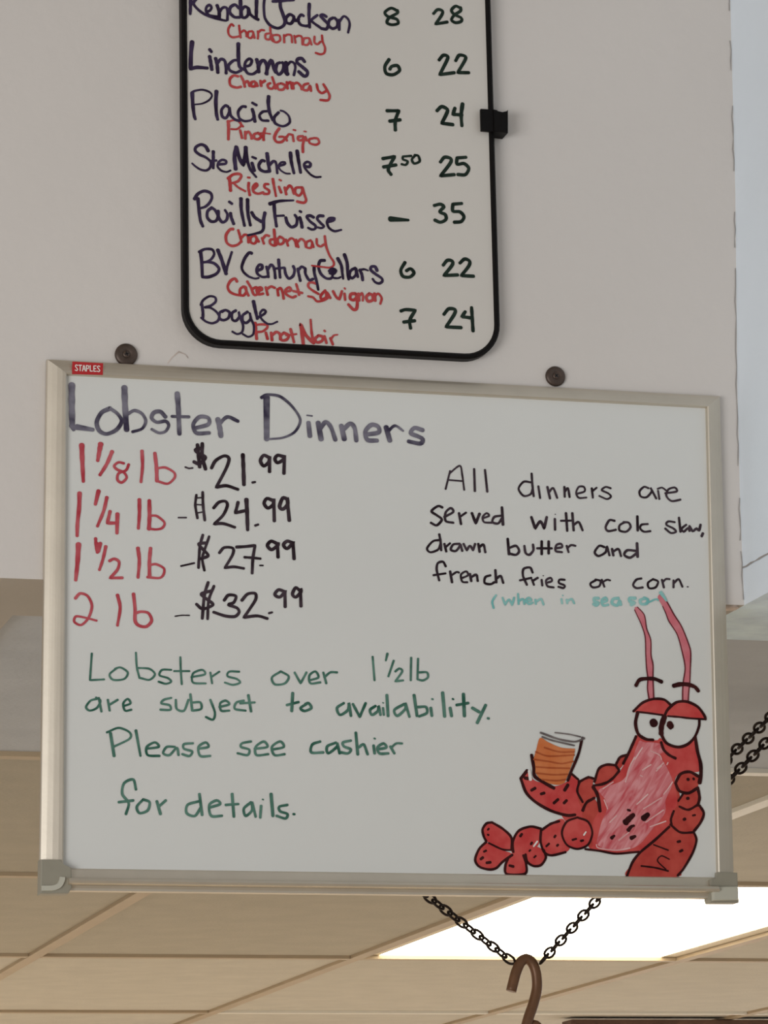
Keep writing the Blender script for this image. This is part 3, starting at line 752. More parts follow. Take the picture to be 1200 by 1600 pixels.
('rose',1,'s',30,24,'-2564,2994 -2588,2885 -2620,2785'),
('rose',1,'s',26,26,'-2532,2868 -2490,2888 -2448,2862 -2462,2795 -2527,2718! -2420,2724')]),
('lob','price_word',[
('rose',1,'s',35,26,'-2282,2991 -2270,2878 -2282,2732'),
('rose',1,'s',22,22,'-2181,2844 -2124,2855 -2054,2820 -2059,2764 -2097,2734 -2200,2738'),
('rose',1,'s',32,32,'-2171,2995 -2181,2881 -2181,2750')]),
('lob','price_word',[
('black',1,'s',18,18,'-1903,2847 -1785,2878'),
('black',1,'s',25,25,'-1707,3132 -1732,3041 -1742,2936 -1748,2837'),
('black',1,'s',27,27,'-1670,3062 -1746,3050 -1708,3004 -1661,2949 -1728,2918'),
('black',1,'s',23,23,'-1651,3120 -1694,2995 -1714,2918 -1696,2815'),
('black',1,'s',25,25,'-1562,2977 -1518,3026 -1442,3024 -1443,2967 -1515,2845! -1434,2858 -1344,2847'),
('black',1,'s',27,27,'-1409,3035 -1328,3043 -1242,3056! -1262,2945 -1271,2807'),
('black',1,'s',23,23,'-1338,2947 -1271,2945 -1195,2940'),
('black',1,'s',14,14,'-1201,2879 -1172,2880'),
('black',1,'s',31,31,'-1040,3078 -1097,3100 -1131,3060 -1094,3024 -1035,3069 -1040,3088 -1037,2959'),
('black',1,'s',31,31,'-905,3093 -953,3106 -987,3071 -954,3039 -901,3093 -901,3098 -893,2950')]),
('lob','price_word',[
('rose',1,'s',26,19,'-2829,2529 -2787,2573 -2722,2552 -2685,2469 -2713,2365 -2778,2298 -2838,2324 -2824,2371 -2750,2364 -2644,2340')]),
('lob','price_word',[
('rose',1,'s',32,24,'-2462,2570 -2439,2459 -2463,2304')]),
('lob','price_word',[
('rose',1,'s',32,24,'-2322,2585 -2309,2454 -2309,2351 -2276,2310 -2211,2303 -2164,2356 -2192,2421 -2257,2432 -2304,2417')]),
('lob','price_word',[
('black',1,'s',12,12,'-1958,2402 -1901,2412 -1831,2414'),
('black',1,'s',27,27,'-1636,2638 -1726,2606 -1674,2561 -1622,2515 -1713,2475 -1769,2515'),
('black',1,'s',27,27,'-1663,2712 -1697,2598 -1718,2390'),
('black',1,'s',25,24,'-1612,2681 -1660,2552 -1671,2387'),
('black',1,'s',27,27,'-1523,2557 -1484,2605 -1418,2598 -1438,2541 -1485,2520 -1410,2494 -1391,2457 -1429,2418 -1515,2420 -1618,2450'),
('black',1,'s',27,27,'-1366,2562 -1313,2621 -1246,2628 -1242,2576 -1296,2489 -1349,2412! -1230,2430 -1139,2409'),
('black',1,'s',19,19,'-1125,2457 -1096,2466'),
('black',1,'s',29,29,'-979,2652 -1036,2669 -1070,2625 -1027,2603 -979,2652 -979,2661 -979,2519'),
('black',1,'s',29,29,'-844,2666 -882,2693 -912,2635 -883,2608 -835,2657 -839,2681 -837,2529')]),
('lob','note_word',[
('black',1,'s',17,17,'507,3640 553,3809'),
('black',1,'s',15,15,'527,3725 670,3720'),
('black',1,'s',17,17,'546,3785 644,3860 665,3778 680,3640'),
('black',1,'s',21,21,'778,3837 779,3633'),
('black',1,'s',21,21,'879,3833 895,3633')]),
('lob','note_word',[
('black',1,'s',20,20,'1312,3737 1240,3740 1190,3673 1236,3610 1303,3630 1325,3690'),
('black',1,'s',21,21,'1317,3820 1321,3714 1330,3610'),
('black',1,'s',21,21,'1377,3705 1390,3596'),
('black',1,'s',24,24,'1462,3702 1483,3597'),
('black',1,'s',21,21,'1472,3650 1516,3693 1552,3604'),
('black',1,'s',22,22,'1623,3710 1623,3618'),
('black',1,'s',21,21,'1627,3668 1656,3699 1669,3617'),
('black',1,'s',18,18,'1733,3649 1813,3677 1808,3718 1760,3716 1733,3661 1756,3615 1829,3620'),
('black',1,'s',20,20,'1883,3709 1890,3621'),
('black',1,'s',18,18,'1886,3680 1930,3717'),
('black',1,'s',19,18,'2064,3717 2016,3727 1978,3696 2038,3669 2064,3640 2024,3615 1952,3641')]),
('lob','note_word',[
('black',1,'s',20,20,'2427,3734 2384,3744 2339,3700 2350,3653 2405,3649 2456,3705 2445,3740 2497,3641'),
('black',1,'s',17,17,'2513,3731 2556,3745 2592,3723'),
('black',1,'s',19,19,'2518,3714 2527,3637'),
('black',1,'s',20,20,'2585,3693 2697,3716 2680,3751 2617,3730 2596,3670 2644,3624 2731,3640')]),
('lob','note_word',[
('black',1,'s',23,23,'473,3471 432,3481 371,3432 418,3398 465,3360 416,3305 363,3326'),
('black',1,'s',22,22,'489,3384 573,3434 550,3468 502,3425 500,3349 571,3335'),
('black',1,'s',23,23,'626,3425 642,3326'),
('black',1,'s',19,19,'631,3390 692,3433'),
('black',1,'s',26,26,'746,3430 779,3338! 817,3427'),
('black',1,'s',19,19,'846,3387 906,3413 883,3436 846,3399 857,3353 928,3350'),
('black',1,'s',22,22,'1014,3418 954,3404 935,3356 988,3346 1025,3395'),
('black',1,'s',26,26,'1028,3495 1033,3337')]),
('lob','note_word',[
('black',1,'s',26,26,'1302,3418 1335,3314! 1385,3381 1419,3317! 1447,3424'),
('black',1,'s',24,24,'1523,3410 1522,3310'),
('black',1,'s',8,8,'1526,3454 1532,3452'),
('black',1,'s',20,20,'1579,3395 1676,3401'),
('black',1,'s',24,24,'1630,3468 1636,3305'),
('black',1,'s',24,24,'1690,3470 1697,3311'),
('black',1,'s',22,22,'1701,3364 1748,3390 1782,3315')]),
('lob','note_word',[
('black',1,'s',22,22,'2090,3416 2041,3420 2002,3353 2025,3319 2099,3334'),
('black',1,'s',21,21,'2187,3408 2137,3377 2135,3329 2196,3320 2240,3363 2224,3404 2175,3408'),
('black',1,'s',24,24,'2309,3467 2307,3336'),
('black',1,'s',20,20,'2407,3400 2346,3391 2332,3355 2368,3327 2429,3335')]),
('lob','note_word',[
('black',1,'s',20,20,'2667,3428 2605,3432 2585,3401 2652,3368 2675,3339 2625,3326 2572,3365'),
('black',1,'s',23,23,'2709,3472 2718,3341'),
('black',1,'s',21,21,'2777,3409 2732,3371 2749,3342 2794,3380 2805,3351'),
('black',1,'s',24,24,'2807,3398 2836,3352 2874,3377 2898,3360 2915,3415'),
('black',1,'s',27,27,'2934,3335 2921,3308')]),
('lob','note_word',[
('black',1,'s',20,20,'436,3172 377,3158 322,3092 351,3058 422,3084 447,3138'),
('black',1,'s',23,23,'438,3224 448,3161 452,3080'),
('black',1,'s',22,22,'483,3139 499,3070'),
('black',1,'s',19,19,'494,3110 536,3147'),
('black',1,'s',22,22,'625,3145 566,3137 541,3089 588,3079 631,3133 631,3145 647,3082'),
('black',1,'s',22,22,'661,3146 689,3089! 720,3131 748,3091! 768,3150'),
('black',1,'s',23,23,'798,3152 808,3080'),
('black',1,'s',22,22,'803,3117 845,3148 861,3078')]),
('lob','note_word',[
('black',1,'s',26,26,'1074,3209 1082,3069'),
('black',1,'s',23,23,'1089,3128 1150,3148 1178,3102 1147,3066 1082,3075'),
('black',1,'s',23,23,'1228,3151 1238,3087 1273,3071 1311,3114 1309,3166'),
('black',1,'s',23,23,'1347,3133 1486,3138'),
('black',1,'s',26,26,'1392,3199 1388,3081'),
('black',1,'s',26,26,'1458,3201 1454,3090'),
('black',1,'s',21,21,'1516,3139 1583,3154 1572,3183 1529,3169 1521,3116 1581,3107'),
('black',1,'s',21,21,'1626,3167 1642,3109'),
('black',1,'s',20,20,'1631,3144 1668,3175 1710,3170')]),
('lob','note_word',[
('black',1,'s',22,22,'1983,3170 1935,3179 1890,3119 1925,3085 1994,3123 2008,3176 2029,3095'),
('black',1,'s',24,24,'2056,3155 2066,3096'),
('black',1,'s',22,22,'2067,3132 2117,3157 2139,3093'),
('black',1,'s',24,24,'2287,3146 2202,3149 2170,3106 2223,3081 2286,3122'),
('black',1,'s',26,26,'2296,3217 2297,3093')]),
('lob','note_word',[
('black',1,'s',19,19,'375,2851 488,2872'),
('black',1,'s',22,22,'490,2936 467,2976 419,2962 406,2904 427,2806'),
('black',1,'s',23,23,'530,2891 545,2793'),
('black',1,'s',19,19,'535,2851 589,2888 612,2883'),
('black',1,'s',19,19,'629,2831 695,2863 678,2897 630,2866 640,2803 687,2799'),
('black',1,'s',23,23,'713,2875 723,2811'),
('black',1,'s',22,22,'724,2846 772,2871 783,2814'),
('black',1,'s',22,22,'903,2870 855,2851 847,2799 901,2789 937,2808'),
('black',1,'s',24,24,'950,2919 955,2808'),
('black',1,'s',22,22,'962,2844 998,2868 1020,2805')]),
('lob','note_word',[
('black',1,'s',21,21,'1176,2834 1285,2861'),
('black',1,'s',22,22,'1298,2909 1276,2954 1215,2940 1207,2876 1241,2796'),
('black',1,'s',21,21,'1290,2844 1307,2798'),
('black',1,'s',22,22,'1296,2833 1345,2864'),
('black',1,'s',22,22,'1380,2847 1385,2795'),
('black',1,'s',9,9,'1394,2886 1400,2884'),
('black',1,'s',19,20,'1421,2820 1476,2839 1465,2868 1422,2843 1433,2791 1492,2781'),
('black',1,'s',20,20,'1597,2855 1549,2854 1542,2824 1595,2803 1582,2779 1535,2789')]),
('lob','note_word',[
('black',1,'s',20,20,'1899,2867 1838,2829 1861,2795 1922,2809 1935,2856 1887,2868'),
('black',1,'s',20,20,'1948,2868 1970,2805'),
('black',1,'s',18,18,'1953,2845 1997,2870 2027,2865')]),
('lob','note_word',[
('black',1,'s',21,21,'2326,2894 2277,2881 2244,2832 2274,2804 2335,2812'),
('black',1,'s',20,20,'2436,2892 2386,2855 2396,2808 2457,2817 2484,2871 2436,2892'),
('black',1,'s',21,21,'2521,2890 2537,2819'),
('black',1,'s',19,19,'2527,2866 2559,2897 2595,2898'),
('black',1,'s',21,21,'2632,2888 2629,2823'),
('black',1,'s',20,20,'2637,2864 2681,2901 2715,2832'),
('black',1,'s',13,13,'2762,2834 2769,2833')]),
('lob','note_word',[
('teal',1,'s',20,20,'951,2692 914,2633 924,2575'),
('teal',1,'s',20,20,'1010,2671 1032,2608! 1069,2656 1098,2605! 1118,2675'),
('teal',1,'s',20,20,'1155,2711 1158,2618'),
('teal',1,'s',20,20,'1165,2648 1201,2666 1212,2620'),
('teal',1,'s',20,20,'1218,2644 1278,2657 1255,2680 1224,2650 1253,2622 1290,2635'),
('teal',1,'s',20,20,'1315,2664 1319,2624'),
('teal',1,'s',20,20,'1326,2647 1369,2672 1391,2621')]),
('lob','note_word',[
('teal',1,'s',20,20,'1561,2679 1566,2638'),
('teal',1,'s',13,13,'1572,2712 1577,2710'),
('teal',1,'s',20,20,'1609,2675 1614,2640'),
('teal',1,'s',20,20,'1614,2658 1657,2682 1680,2642')]),
('lob','note_word',[
('teal',1,'s',28,28,'1911,2697 1869,2696 1874,2667 1910,2656 1885,2632 1861,2643'),
('teal',1,'s',24,24,'1941,2663 1989,2677 1978,2705 1941,2681 1952,2634 2000,2642'),
('teal',1,'s',28,28,'2100,2704 2051,2696 2037,2655 2085,2639 2111,2681 2119,2646'),
('teal',1,'s',32,32,'2258,2710 2209,2708 2208,2678 2250,2668 2219,2650'),
('teal',1,'s',27,27,'2356,2713 2306,2694 2317,2659 2366,2666 2379,2702 2343,2716'),
('teal',1,'s',17,18,'2391,2679 2453,2708 2477,2700')]),
('lob','note_word',[
('green',1,'s',18,18,'-2686,2053 -2702,1821! -2579,1831'),
('green',1,'s',18,18,'-2469,1933 -2532,1876 -2501,1830 -2406,1840 -2374,1897 -2437,1939 -2485,1925'),
('green',1,'s',18,18,'-2303,2072 -2295,1946 -2272,1852'),
('green',1,'s',18,18,'-2287,1939 -2185,1934 -2137,1888 -2185,1839 -2264,1852'),
('green',1,'s',18,18,'-1994,1931 -2074,1929 -2098,1881 -2026,1859 -1995,1829 -2042,1808 -2106,1825'),
('green',1,'s',18,18,'-1970,1921 -1835,1925'),
('green',1,'s',18,18,'-1914,2045 -1911,1926 -1903,1808'),
('green',1,'s',18,18,'-1819,1873 -1699,1901 -1723,1939 -1803,1905 -1804,1826 -1692,1821'),
('green',1,'s',18,18,'-1651,1918 -1636,1823'),
('green',1,'s',18,18,'-1644,1878 -1571,1928'),
('green',1,'s',18,18,'-1395,1933 -1483,1931 -1499,1890 -1419,1869 -1388,1838 -1452,1816 -1524,1834')]),
('lob','note_word',[
('green',1,'s',20,20,'-1025,1946 -1105,1891 -1080,1831 -991,1842 -955,1904 -1025,1946'),
('green',1,'s',20,20,'-902,1940 -850,1846! -796,1944'),
('green',1,'s',20,20,'-771,1875 -690,1903 -716,1955 -770,1918 -762,1849 -673,1860'),
('green',1,'s',20,20,'-645,1948 -620,1853'),
('green',1,'s',20,20,'-637,1905 -583,1950 -521,1952')]),
('lob','note_word',[
('green',1,'s',20,20,'-197,2101 -184,1892')]),
('lob','note_word',[
('green',1,'s',24,17,'-62,2132 -78,2070'),
('green',1,'s',20,20,'-6,2072 -58,1930'),
('green',1,'s',20,20,'6,1976 43,2003 69,1978 4,1888! 76,1899'),
('green',1,'s',20,20,'153,2103 145,1901'),
('green',1,'s',20,20,'216,2096 206,1912'),
('green',1,'s',20,20,'222,1974 294,1976 302,1932 256,1904 206,1912')]),
('lob','note_word',[
('green',1,'s',19,19,'-2642,1661 -2697,1644 -2736,1588 -2705,1558 -2642,1583 -2611,1646 -2650,1672'),
('green',1,'s',19,19,'-2626,1669 -2603,1552'),
('green',1,'s',19,19,'-2548,1656 -2532,1562'),
('green',1,'s',19,19,'-2540,1609 -2462,1658'),
('green',1,'s',19,19,'-2414,1604 -2351,1630 -2375,1668 -2414,1628 -2399,1566 -2344,1575')]),
('lob','note_word',[
('green',1,'s',20,20,'-1995,1687 -2059,1669 -2083,1637 -2012,1623 -2004,1584 -2091,1582'),
('green',1,'s',20,20,'-1956,1672 -1948,1593 -1885,1579 -1845,1675'),
('green',1,'s',23,23,'-1828,1723 -1813,1581'),
('green',1,'s',20,20,'-1805,1652 -1741,1654 -1734,1599 -1806,1581'),
('green',1,'s',20,20,'-1653,1680 -1614,1570 -1631,1507 -1694,1529'),
('green',1,'s',20,20,'-1574,1619 -1486,1645 -1518,1676 -1566,1651 -1558,1588 -1486,1590'),
('green',1,'s',20,20,'-1357,1680 -1422,1663 -1438,1607 -1342,1593'),
('green',1,'s',20,20,'-1390,1656 -1261,1667'),
('green',1,'s',23,23,'-1317,1729 -1294,1587')]),
('lob','note_word',[
('green',1,'s',22,22,'-976,1652 -870,1681'),
('green',1,'s',27,27,'-922,1758 -933,1601'),
('green',1,'s',24,24,'-800,1666 -854,1629 -819,1604 -757,1632 -782,1675 -809,1665')]),
('lob','note_word',[
('green',1,'s',24,24,'-464,1683 -527,1638 -501,1578 -429,1623 -419,1684 -403,1572'),
('green',1,'s',24,24,'-384,1677 -324,1565! -268,1688'),
('green',1,'s',24,24,'-179,1665 -230,1629 -213,1585 -159,1622 -152,1665 -136,1587'),
('green',1,'s',13,13,'-113,1696 -107,1693'),
('green',1,'s',22,22,'-112,1649 -106,1588'),
('green',1,'s',28,28,'-75,1764 -68,1580'),
('green',1,'s',24,24,'81,1689 -10,1634 16,1583 89,1646 90,1698 126,1577'),
('green',1,'s',28,28,'172,1770 195,1587'),
('green',1,'s',24,24,'206,1666 278,1668 285,1616 213,1583'),
('green',1,'s',26,26,'322,1661 330,1591'),
('green',1,'s',17,17,'335,1741 344,1738'),
('green',1,'s',30,30,'434,1799 447,1589'),
('green',1,'s',28,28,'499,1665 510,1595'),
('green',1,'s',17,17,'523,1747 532,1743'),
('green',1,'s',24,24,'558,1693 667,1714'),
('green',1,'s',30,30,'624,1792 628,1598'),
('green',1,'s',28,28,'702,1671 765,1637'),
('green',1,'s',28,28,'826,1700 744,1540'),
('green',1,'s',22,22,'841,1583 852,1581')]),
('lob','note_word',[
('green',1,'s',19,19,'-2556,1374 -2454,1415 -2360,1379 -2360,1324 -2502,1250'),
('green',1,'s',26,26,'-2525,1367 -2494,1173'),
('green',1,'s',26,18,'-2305,1396 -2266,1178'),
('green',1,'s',21,21,'-2219,1241 -2108,1260 -2140,1298 -2211,1257 -2203,1187 -2101,1182'),
('green',1,'s',21,21,'-1966,1263 -2037,1261 -2069,1206 -2014,1191 -1950,1255 -1935,1193'),
('green',1,'s',21,21,'-1808,1298 -1887,1288 -1887,1249 -1816,1227 -1840,1187 -1903,1202'),
('green',1,'s',21,21,'-1760,1252 -1673,1270 -1696,1308 -1760,1268 -1745,1190 -1657,1192')]),
('lob','note_word',[
('green',1,'s',21,21,'-1297,1326 -1377,1308 -1386,1276 -1314,1254 -1330,1207 -1418,1221'),
('green',1,'s',21,22,'-1266,1263 -1153,1282 -1185,1328 -1257,1279 -1250,1209 -1146,1219'),
('green',1,'s',22,22,'-1113,1259 -1008,1285 -1040,1332 -1113,1283 -1090,1212 -1001,1222')]),
('lob','note_word',[
('green',1,'s',24,24,'-682,1340 -753,1312 -763,1243 -657,1245'),
('green',1,'s',24,24,'-541,1334 -621,1298 -613,1238 -532,1300 -532,1335 -510,1240'),
('green',1,'s',24,24,'-407,1355 -479,1336 -470,1302 -409,1277 -436,1242 -498,1249'),
('green',1,'s',27,27,'-362,1425 -348,1235'),
('green',1,'s',24,24,'-338,1296 -293,1323 -259,1237'),
('green',1,'s',26,26,'-204,1316 -196,1247'),
('green',1,'s',17,17,'-197,1379 -189,1376'),
('green',1,'s',24,24,'-169,1283 -89,1302 -115,1336 -169,1300 -152,1248 -72,1250'),
('green',1,'s',24,24,'-53,1311 -18,1251'),
('green',1,'s',20,20,'-44,1303 1,1339 55,1340')]),
('lob','note_word',[
('green',1,'s',23,23,'-2455,778 -2330,795'),
('green',1,'s',23,23,'-2306,889 -2330,974 -2408,941 -2424,848 -2369,771 -2393,678'),
('green',1,'s',23,23,'-2244,805 -2299,742 -2276,688 -2205,713 -2189,783 -2244,805'),
('green',1,'s',26,26,'-2126,792 -2095,684'),
('green',1,'s',23,23,'-2111,745 -2048,801')]),
('lob','note_word',[
('green',1,'s',23,23,'-1764,798 -1859,766 -1867,695 -1796,673 -1740,752'),
('green',1,'s',26,26,'-1755,861 -1733,682'),
('green',1,'s',23,23,'-1669,746 -1574,779 -1605,809 -1669,769 -1654,676 -1559,678'),
('green',1,'s',23,23,'-1526,772 -1415,782'),
('green',1,'s',26,26,'-1469,867 -1455,672'),
('green',1,'s',23,23,'-1303,799 -1367,743 -1352,681 -1296,729 -1295,799 -1264,675'),
('green',1,'s',23,23,'-1215,770 -1224,668'),
('green',1,'s',13,13,'-1202,826 -1194,823'),
('green',1,'s',28,28,'-1126,873 -1112,685'),
('green',1,'s',23,23,'-983,782 -1055,765 -1048,726 -984,703 -1001,664 -1080,686'),
('green',1,'s',20,20,'-931,704 -920,703')]),
('lob','lobster_drawing',[
('shellred',0,'f',0,0,'2218,1464 2152,1324 2076,1169 1982,1072 1821,1012 1808,988 1845,859 1842,780 1787,680 1772,560 1779,481 1757,442 1881,414 2037,406 2195,428 2345,520 2499,672 2524,772 2580,843 2584,943 2568,1063 2624,1135 2784,1148 2811,1166 2823,1214 2799,1358 2773,1463 2720,1404 2617,1363 2517,1390 2448,1446 2417,1426 2317,1433'),
('shellred',0,'f',0,0,'1642,720 1740,683 1776,585 1732,481 1632,442 1535,478 1494,580 1542,680'),
('shellred',0,'f',0,0,'1483,684 1332,606 1300,521 1326,409 1384,386 1523,412 1554,459 1498,543 1491,627'),
('shellred',0,'f',0,0,'1215,632 1313,606 1290,502 1249,445 1149,388 1042,395 1040,498 1097,593'),
('shellred',0,'f',0,0,'1244,459 1326,418 1339,353 1293,287 1214,286 1157,332 1154,397'),
('shellred',0,'f',0,0,'854,663 950,609 1026,535 1023,432 945,431 820,485 773,531 765,606 805,653'),
('shellred',0,'f',0,0,'801,485 945,422 1032,386 942,319 882,263 814,252 727,279 690,334 731,428'),
('shellred',0,'f',0,0,'1021,367 1129,378 1156,304 1144,219 978,208 960,264 981,329'),
('shellred',0,'f',0,0,'1130,1054 1192,1131 1248,1047 1326,1020 1424,994 1493,1005 1564,1044 1586,1111 1663,1056 1650,951 1695,810 1672,734 1543,732 1397,776 1261,849 1176,932'),
('shelldark',0,'f',0,0,'1664,1035 1759,1087 1800,1058 1798,998 1837,919 1794,888 1697,807 1649,905'),
('shelldark',0,'f',0,0,'1685,757 1730,847 1805,893 1853,780 1787,680 1725,708'),
('shelldark',0,'f',0,0,'1812,1030 1856,1155 1927,1194 2017,1187 2055,1150 1992,1072 1901,1023'),
('shelldark',0,'f',0,0,'2022,1206 2060,1264 2120,1285 2087,1198 2046,1159'),
('shelldark',1,'f',0,0,'2572,1043 2623,1125 2709,1147 2793,1108 2778,1007 2690,956 2606,974'),
('shelldark',1,'f',0,0,'2592,873 2637,944 2755,987 2795,917 2771,847 2684,805 2611,824'),
('shelldark',1,'f',0,0,'2578,803 2684,805 2792,847 2826,778 2796,697 2718,606 2612,604 2520,672 2523,752'),
('shelldark',1,'f',0,0,'2509,672 2601,604 2728,606 2746,536 2699,416 2598,275 2553,210 2092,204 2127,309 2204,409 2345,520'),
('shellred',1,'f',0,0,'2206,1685 2290,1759 2392,1796 2493,1789 2557,1747 2498,1678 2467,1653 2326,1669 2236,1671'),
('shellred',1,'f',0,0,'2497,1649 2530,1708 2614,1773 2715,1780 2815,1735 2873,1659 2882,1625! 2729,1631 2578,1641'),
('shelldark',-1,'f',0,0,'1695,737 1778,719 1849,681 1810,452 1747,451 1689,579'),
('shelldark',-1,'f',0,0,'2527,852 2612,844 2641,794 2572,653 2487,652'),
('shelldark',-1,'f',0,0,'2565,993 2606,964 2612,854 2558,823'),
('shellred',-1,'f',0,0,'1312,587 1513,703 1563,441 1365,400'),
('shellred',-1,'f',0,0,'1496,778 1713,763 1759,670 1561,666'),
('shellred',-1,'f',0,0,'1015,488 1074,508 1169,388 1051,367')]),
('lob','lobster_drawing/drawn_belly',[
('belly',1,'f',0,0,'2246,1412 2191,1286 2145,1152 2082,1064 2001,1025 1900,994 1849,959 1909,880 1915,781 1870,691 1835,581 1821,482 1934,434 2070,436 2208,488 2339,629 2461,771 2476,891 2546,1043 2508,1163 2469,1232 2429,1292 2484,1331 2456,1388 2366,1405 2296,1404'),
('chalk',2,'s',11,11,'2274,1355 2199,1248'),
('chalk',2,'s',11,11,'2157,1200 2123,1094 2101,1046'),
('chalk',2,'s',11,11,'2353,1328 2432,1292 2451,1254'),
('chalk',2,'s',11,11,'2396,1147 2448,1196'),
('chalk',2,'s',11,11,'2499,1207 2510,1226'),
('chalk',2,'s',11,11,'2266,1154 2348,1204'),
('chalk',2,'s',11,11,'2244,1106 2263,1097'),
('chalk',2,'s',11,11,'2196,1266 2139,1165 2103,1044'),
('chalk',2,'s',11,11,'2457,941 2501,992 2546,1053'),
('chalk',2,'s',11,11,'1898,880 1927,801'),
('chalk',2,'s',11,11,'1811,482 1830,453 1986,435 2123,457'),
('chalk',2,'s',11,11,'2201,846 2309,938'),
('chalk',2,'s',11,11,'2262,807 2435,910'),
('chalk',2,'s',11,11,'2278,688 2451,801'),
('chalk',2,'s',11,11,'1943,682 2008,743'),
('chalk',2,'s',11,11,'2403,1170 2469,1222'),
('chalk',2,'s',11,11,'1891,980 1988,1042'),
('chalk',2,'s',11,11,'2319,649 2468,701'),
('chalk',2,'s',11,11,'2021,525 2118,596')]),
('lob','lobster_drawing/drawn_antenna',[
('antpink',1,'f',0,0,'2249,2607 2305,2477 2339,2361 2339,2194 2342,2070 2350,1983 2343,1889 2354,1795 2399,1796 2399,1984 2404,2108 2389,2195 2391,2334 2357,2435 2339,2559 2277,2630'),
('maroon',2,'s',9,14,'2277,2630 2339,2559 2357,2435 2391,2334 2389,2195 2404,2108 2399,1984 2399,1796'),
('maroon',2,'s',9,14,'2249,2603 2305,2477 2339,2361 2339,2194 2342,2070 2350,1983 2343,1889 2354,1795')]),
('lob','lobster_drawing/drawn_antenna',[
('antpink',1,'f',0,0,'2475,2725 2532,2616 2573,2508 2645,2393 2684,2248 2709,2095 2688,1971 2676,1876 2673,1789 2726,1790 2733,1863 2749,1973 2758,2082 2768,2229 2749,2316 2693,2461 2622,2575 2558,2691 2514,2755'),
('maroon',2,'s',12,12,'2499,2755 2558,2691 2622,2575 2693,2461 2749,2316 2768,2229 2758,2082 2749,1973 2733,1863 2726,1790'),
('maroon',2,'s',9,14,'2518,2645 2546,2580 2573,2508 2645,2393 2684,2248 2709,2095 2688,1971 2676,1876 2673,1789'),
('teal',3,'s',36,20,'2504,2770 2536,2727 2554,2698')]),
('lob','lobster_drawing/drawn_outline',[
('outline',2,'s',22,22,'854,663 950,609 1026,535 1028,432'),
('outline',2,'s',22,22,'854,663 805,653 767,601 775,541 796,499'),
('outline',2,'s',17,17,'820,481 945,427 1033,423'),
('outline',2,'s',22,22,'796,490 731,428 692,334 727,274 814,250 882,263 942,319 1032,381'),
('outline',2,'s',22,22,'992,348 965,282 978,213 1144,218 1156,304 1134,378'),
('outline',2,'s',22,22,'1042,405 1040,498 1097,593 1206,632 1303,615'),
('outline',2,'s',22,22,'1303,605 1295,502 1326,409 1394,382 1523,412'),
('outline',2,'s',22,22,'1154,388 1167,322 1224,286 1293,296 1339,362 1322,428'),
('outline',2,'s',22,22,'1313,606 1393,659 1473,684'),
('outline',2,'s',19,19,'1642,720 1740,683 1776,585 1732,481 1632,442 1535,478 1494,580 1542,680 1642,720'),
('outline',2,'s',30,30,'1130,1054 1191,1126'),
('outline',2,'s',27,27,'1130,1054 1176,932 1261,849 1397,776 1544,737 1623,743'),
('outline',2,'s',22,22,'1601,1107 1663,1056'),
('outline',2,'s',22,22,'1673,1037 1650,951 1696,857'),
('outline',2,'s',22,22,'1673,1037 1754,1077 1818,1064'),
('outline',2,'s',22,22,'1807,897 1736,858 1689,782'),
('outline',2,'s',24,24,'1125,565 1110,546'),
('outline',2,'s',22,22,'1206,477 1216,491'),
('outline',2,'s',17,17,'1189,416 1199,426'),
('outline',2,'s',17,17,'1231,361 1247,375'),
('outline',2,'s',22,22,'1424,542 1434,556'),
('outline',2,'s',20,20,'1347,461 1373,485'),
('outline',2,'s',22,22,'1446,467 1456,476'),
('outline',2,'s',20,20,'1591,521 1625,531'),
('outline',2,'s',22,22,'1669,513 1689,518'),
('outline',2,'s',19,19,'774,405 794,415'),
('outline',2,'s',24,24,'743,340 763,354'),
('outline',2,'s',24,24,'796,308 830,313'),
('outline',2,'s',17,17,'814,597 824,607'),
('outline',2,'s',17,17,'812,555 820,551'),
('outline',2,'s',24,24,'1004,287 1038,279'),
('outline',2,'s',27,27,'1225,952 1260,972'),
('outline',2,'s',27,27,'1313,921 1343,931'),
('outline',2,'s',27,27,'1429,843 1469,877'),
('outline',2,'s',27,27,'1523,845 1548,869'),
('outline',2,'s',32,32,'1170,1060 1194,1056'),
('outline',3,'s',25,25,'2217,1454 2152,1324 2087,1208'),
('outline',3,'s',23,22,'2045,1140 1982,1072 1901,1023 1801,1006'),
('outline',3,'s',22,23,'1812,1040 1856,1155 1927,1194 2017,1192'),
('outline',3,'s',23,23,'2022,1206 2060,1264 2120,1285'),
('outline',3,'s',23,23,'2017,1187 2045,1149'),
('outline',3,'s',23,23,'2201,1680 2290,1759 2392,1796 2493,1794 2557,1747'),
('outline',3,'s',25,25,'2497,1654 2530,1708 2614,1773 2715,1780 2815,1735 2873,1659 2882,1625'),
('outline',3,'s',18,18,'2236,1676 2326,1669 2477,1653'),
('outline',3,'s',18,18,'2527,1645 2628,1640 2729,1631 2882,1625'),
('outline',3,'s',33,25,'2241,1671 2217,1574 2238,1479 2307,1433 2377,1427'),
('outline',3,'s',30,23,'2502,1644 2458,1561 2460,1475 2507,1399 2607,1368 2699,1394 2773,1463 2818,1561 2823,1628'),
('outline',3,'s',53,45,'2491,1634 2461,1552 2455,1484'),
('outline',3,'s',25,25,'2452,1407 2474,1341 2523,1294 2582,1266'),
('outline',3,'s',28,38,'2778,1463 2793,1338 2818,1224 2817,1128 2801,1051'),
('outline',3,'s',73,73,'2384,1588 2391,1574'),
('outline',3,'s',58,58,'2540,1578 2549,1554'),
('outline',3,'s',33,33,'2524,1563 2548,1539'),
('outline',3,'s',30,30,'2691,1082 2694,1077'),
('outline',3,'s',25,25,'2745,1088 2748,1082'),
('outline',3,'s',31,31,'1798,993 1837,919 1855,780'),
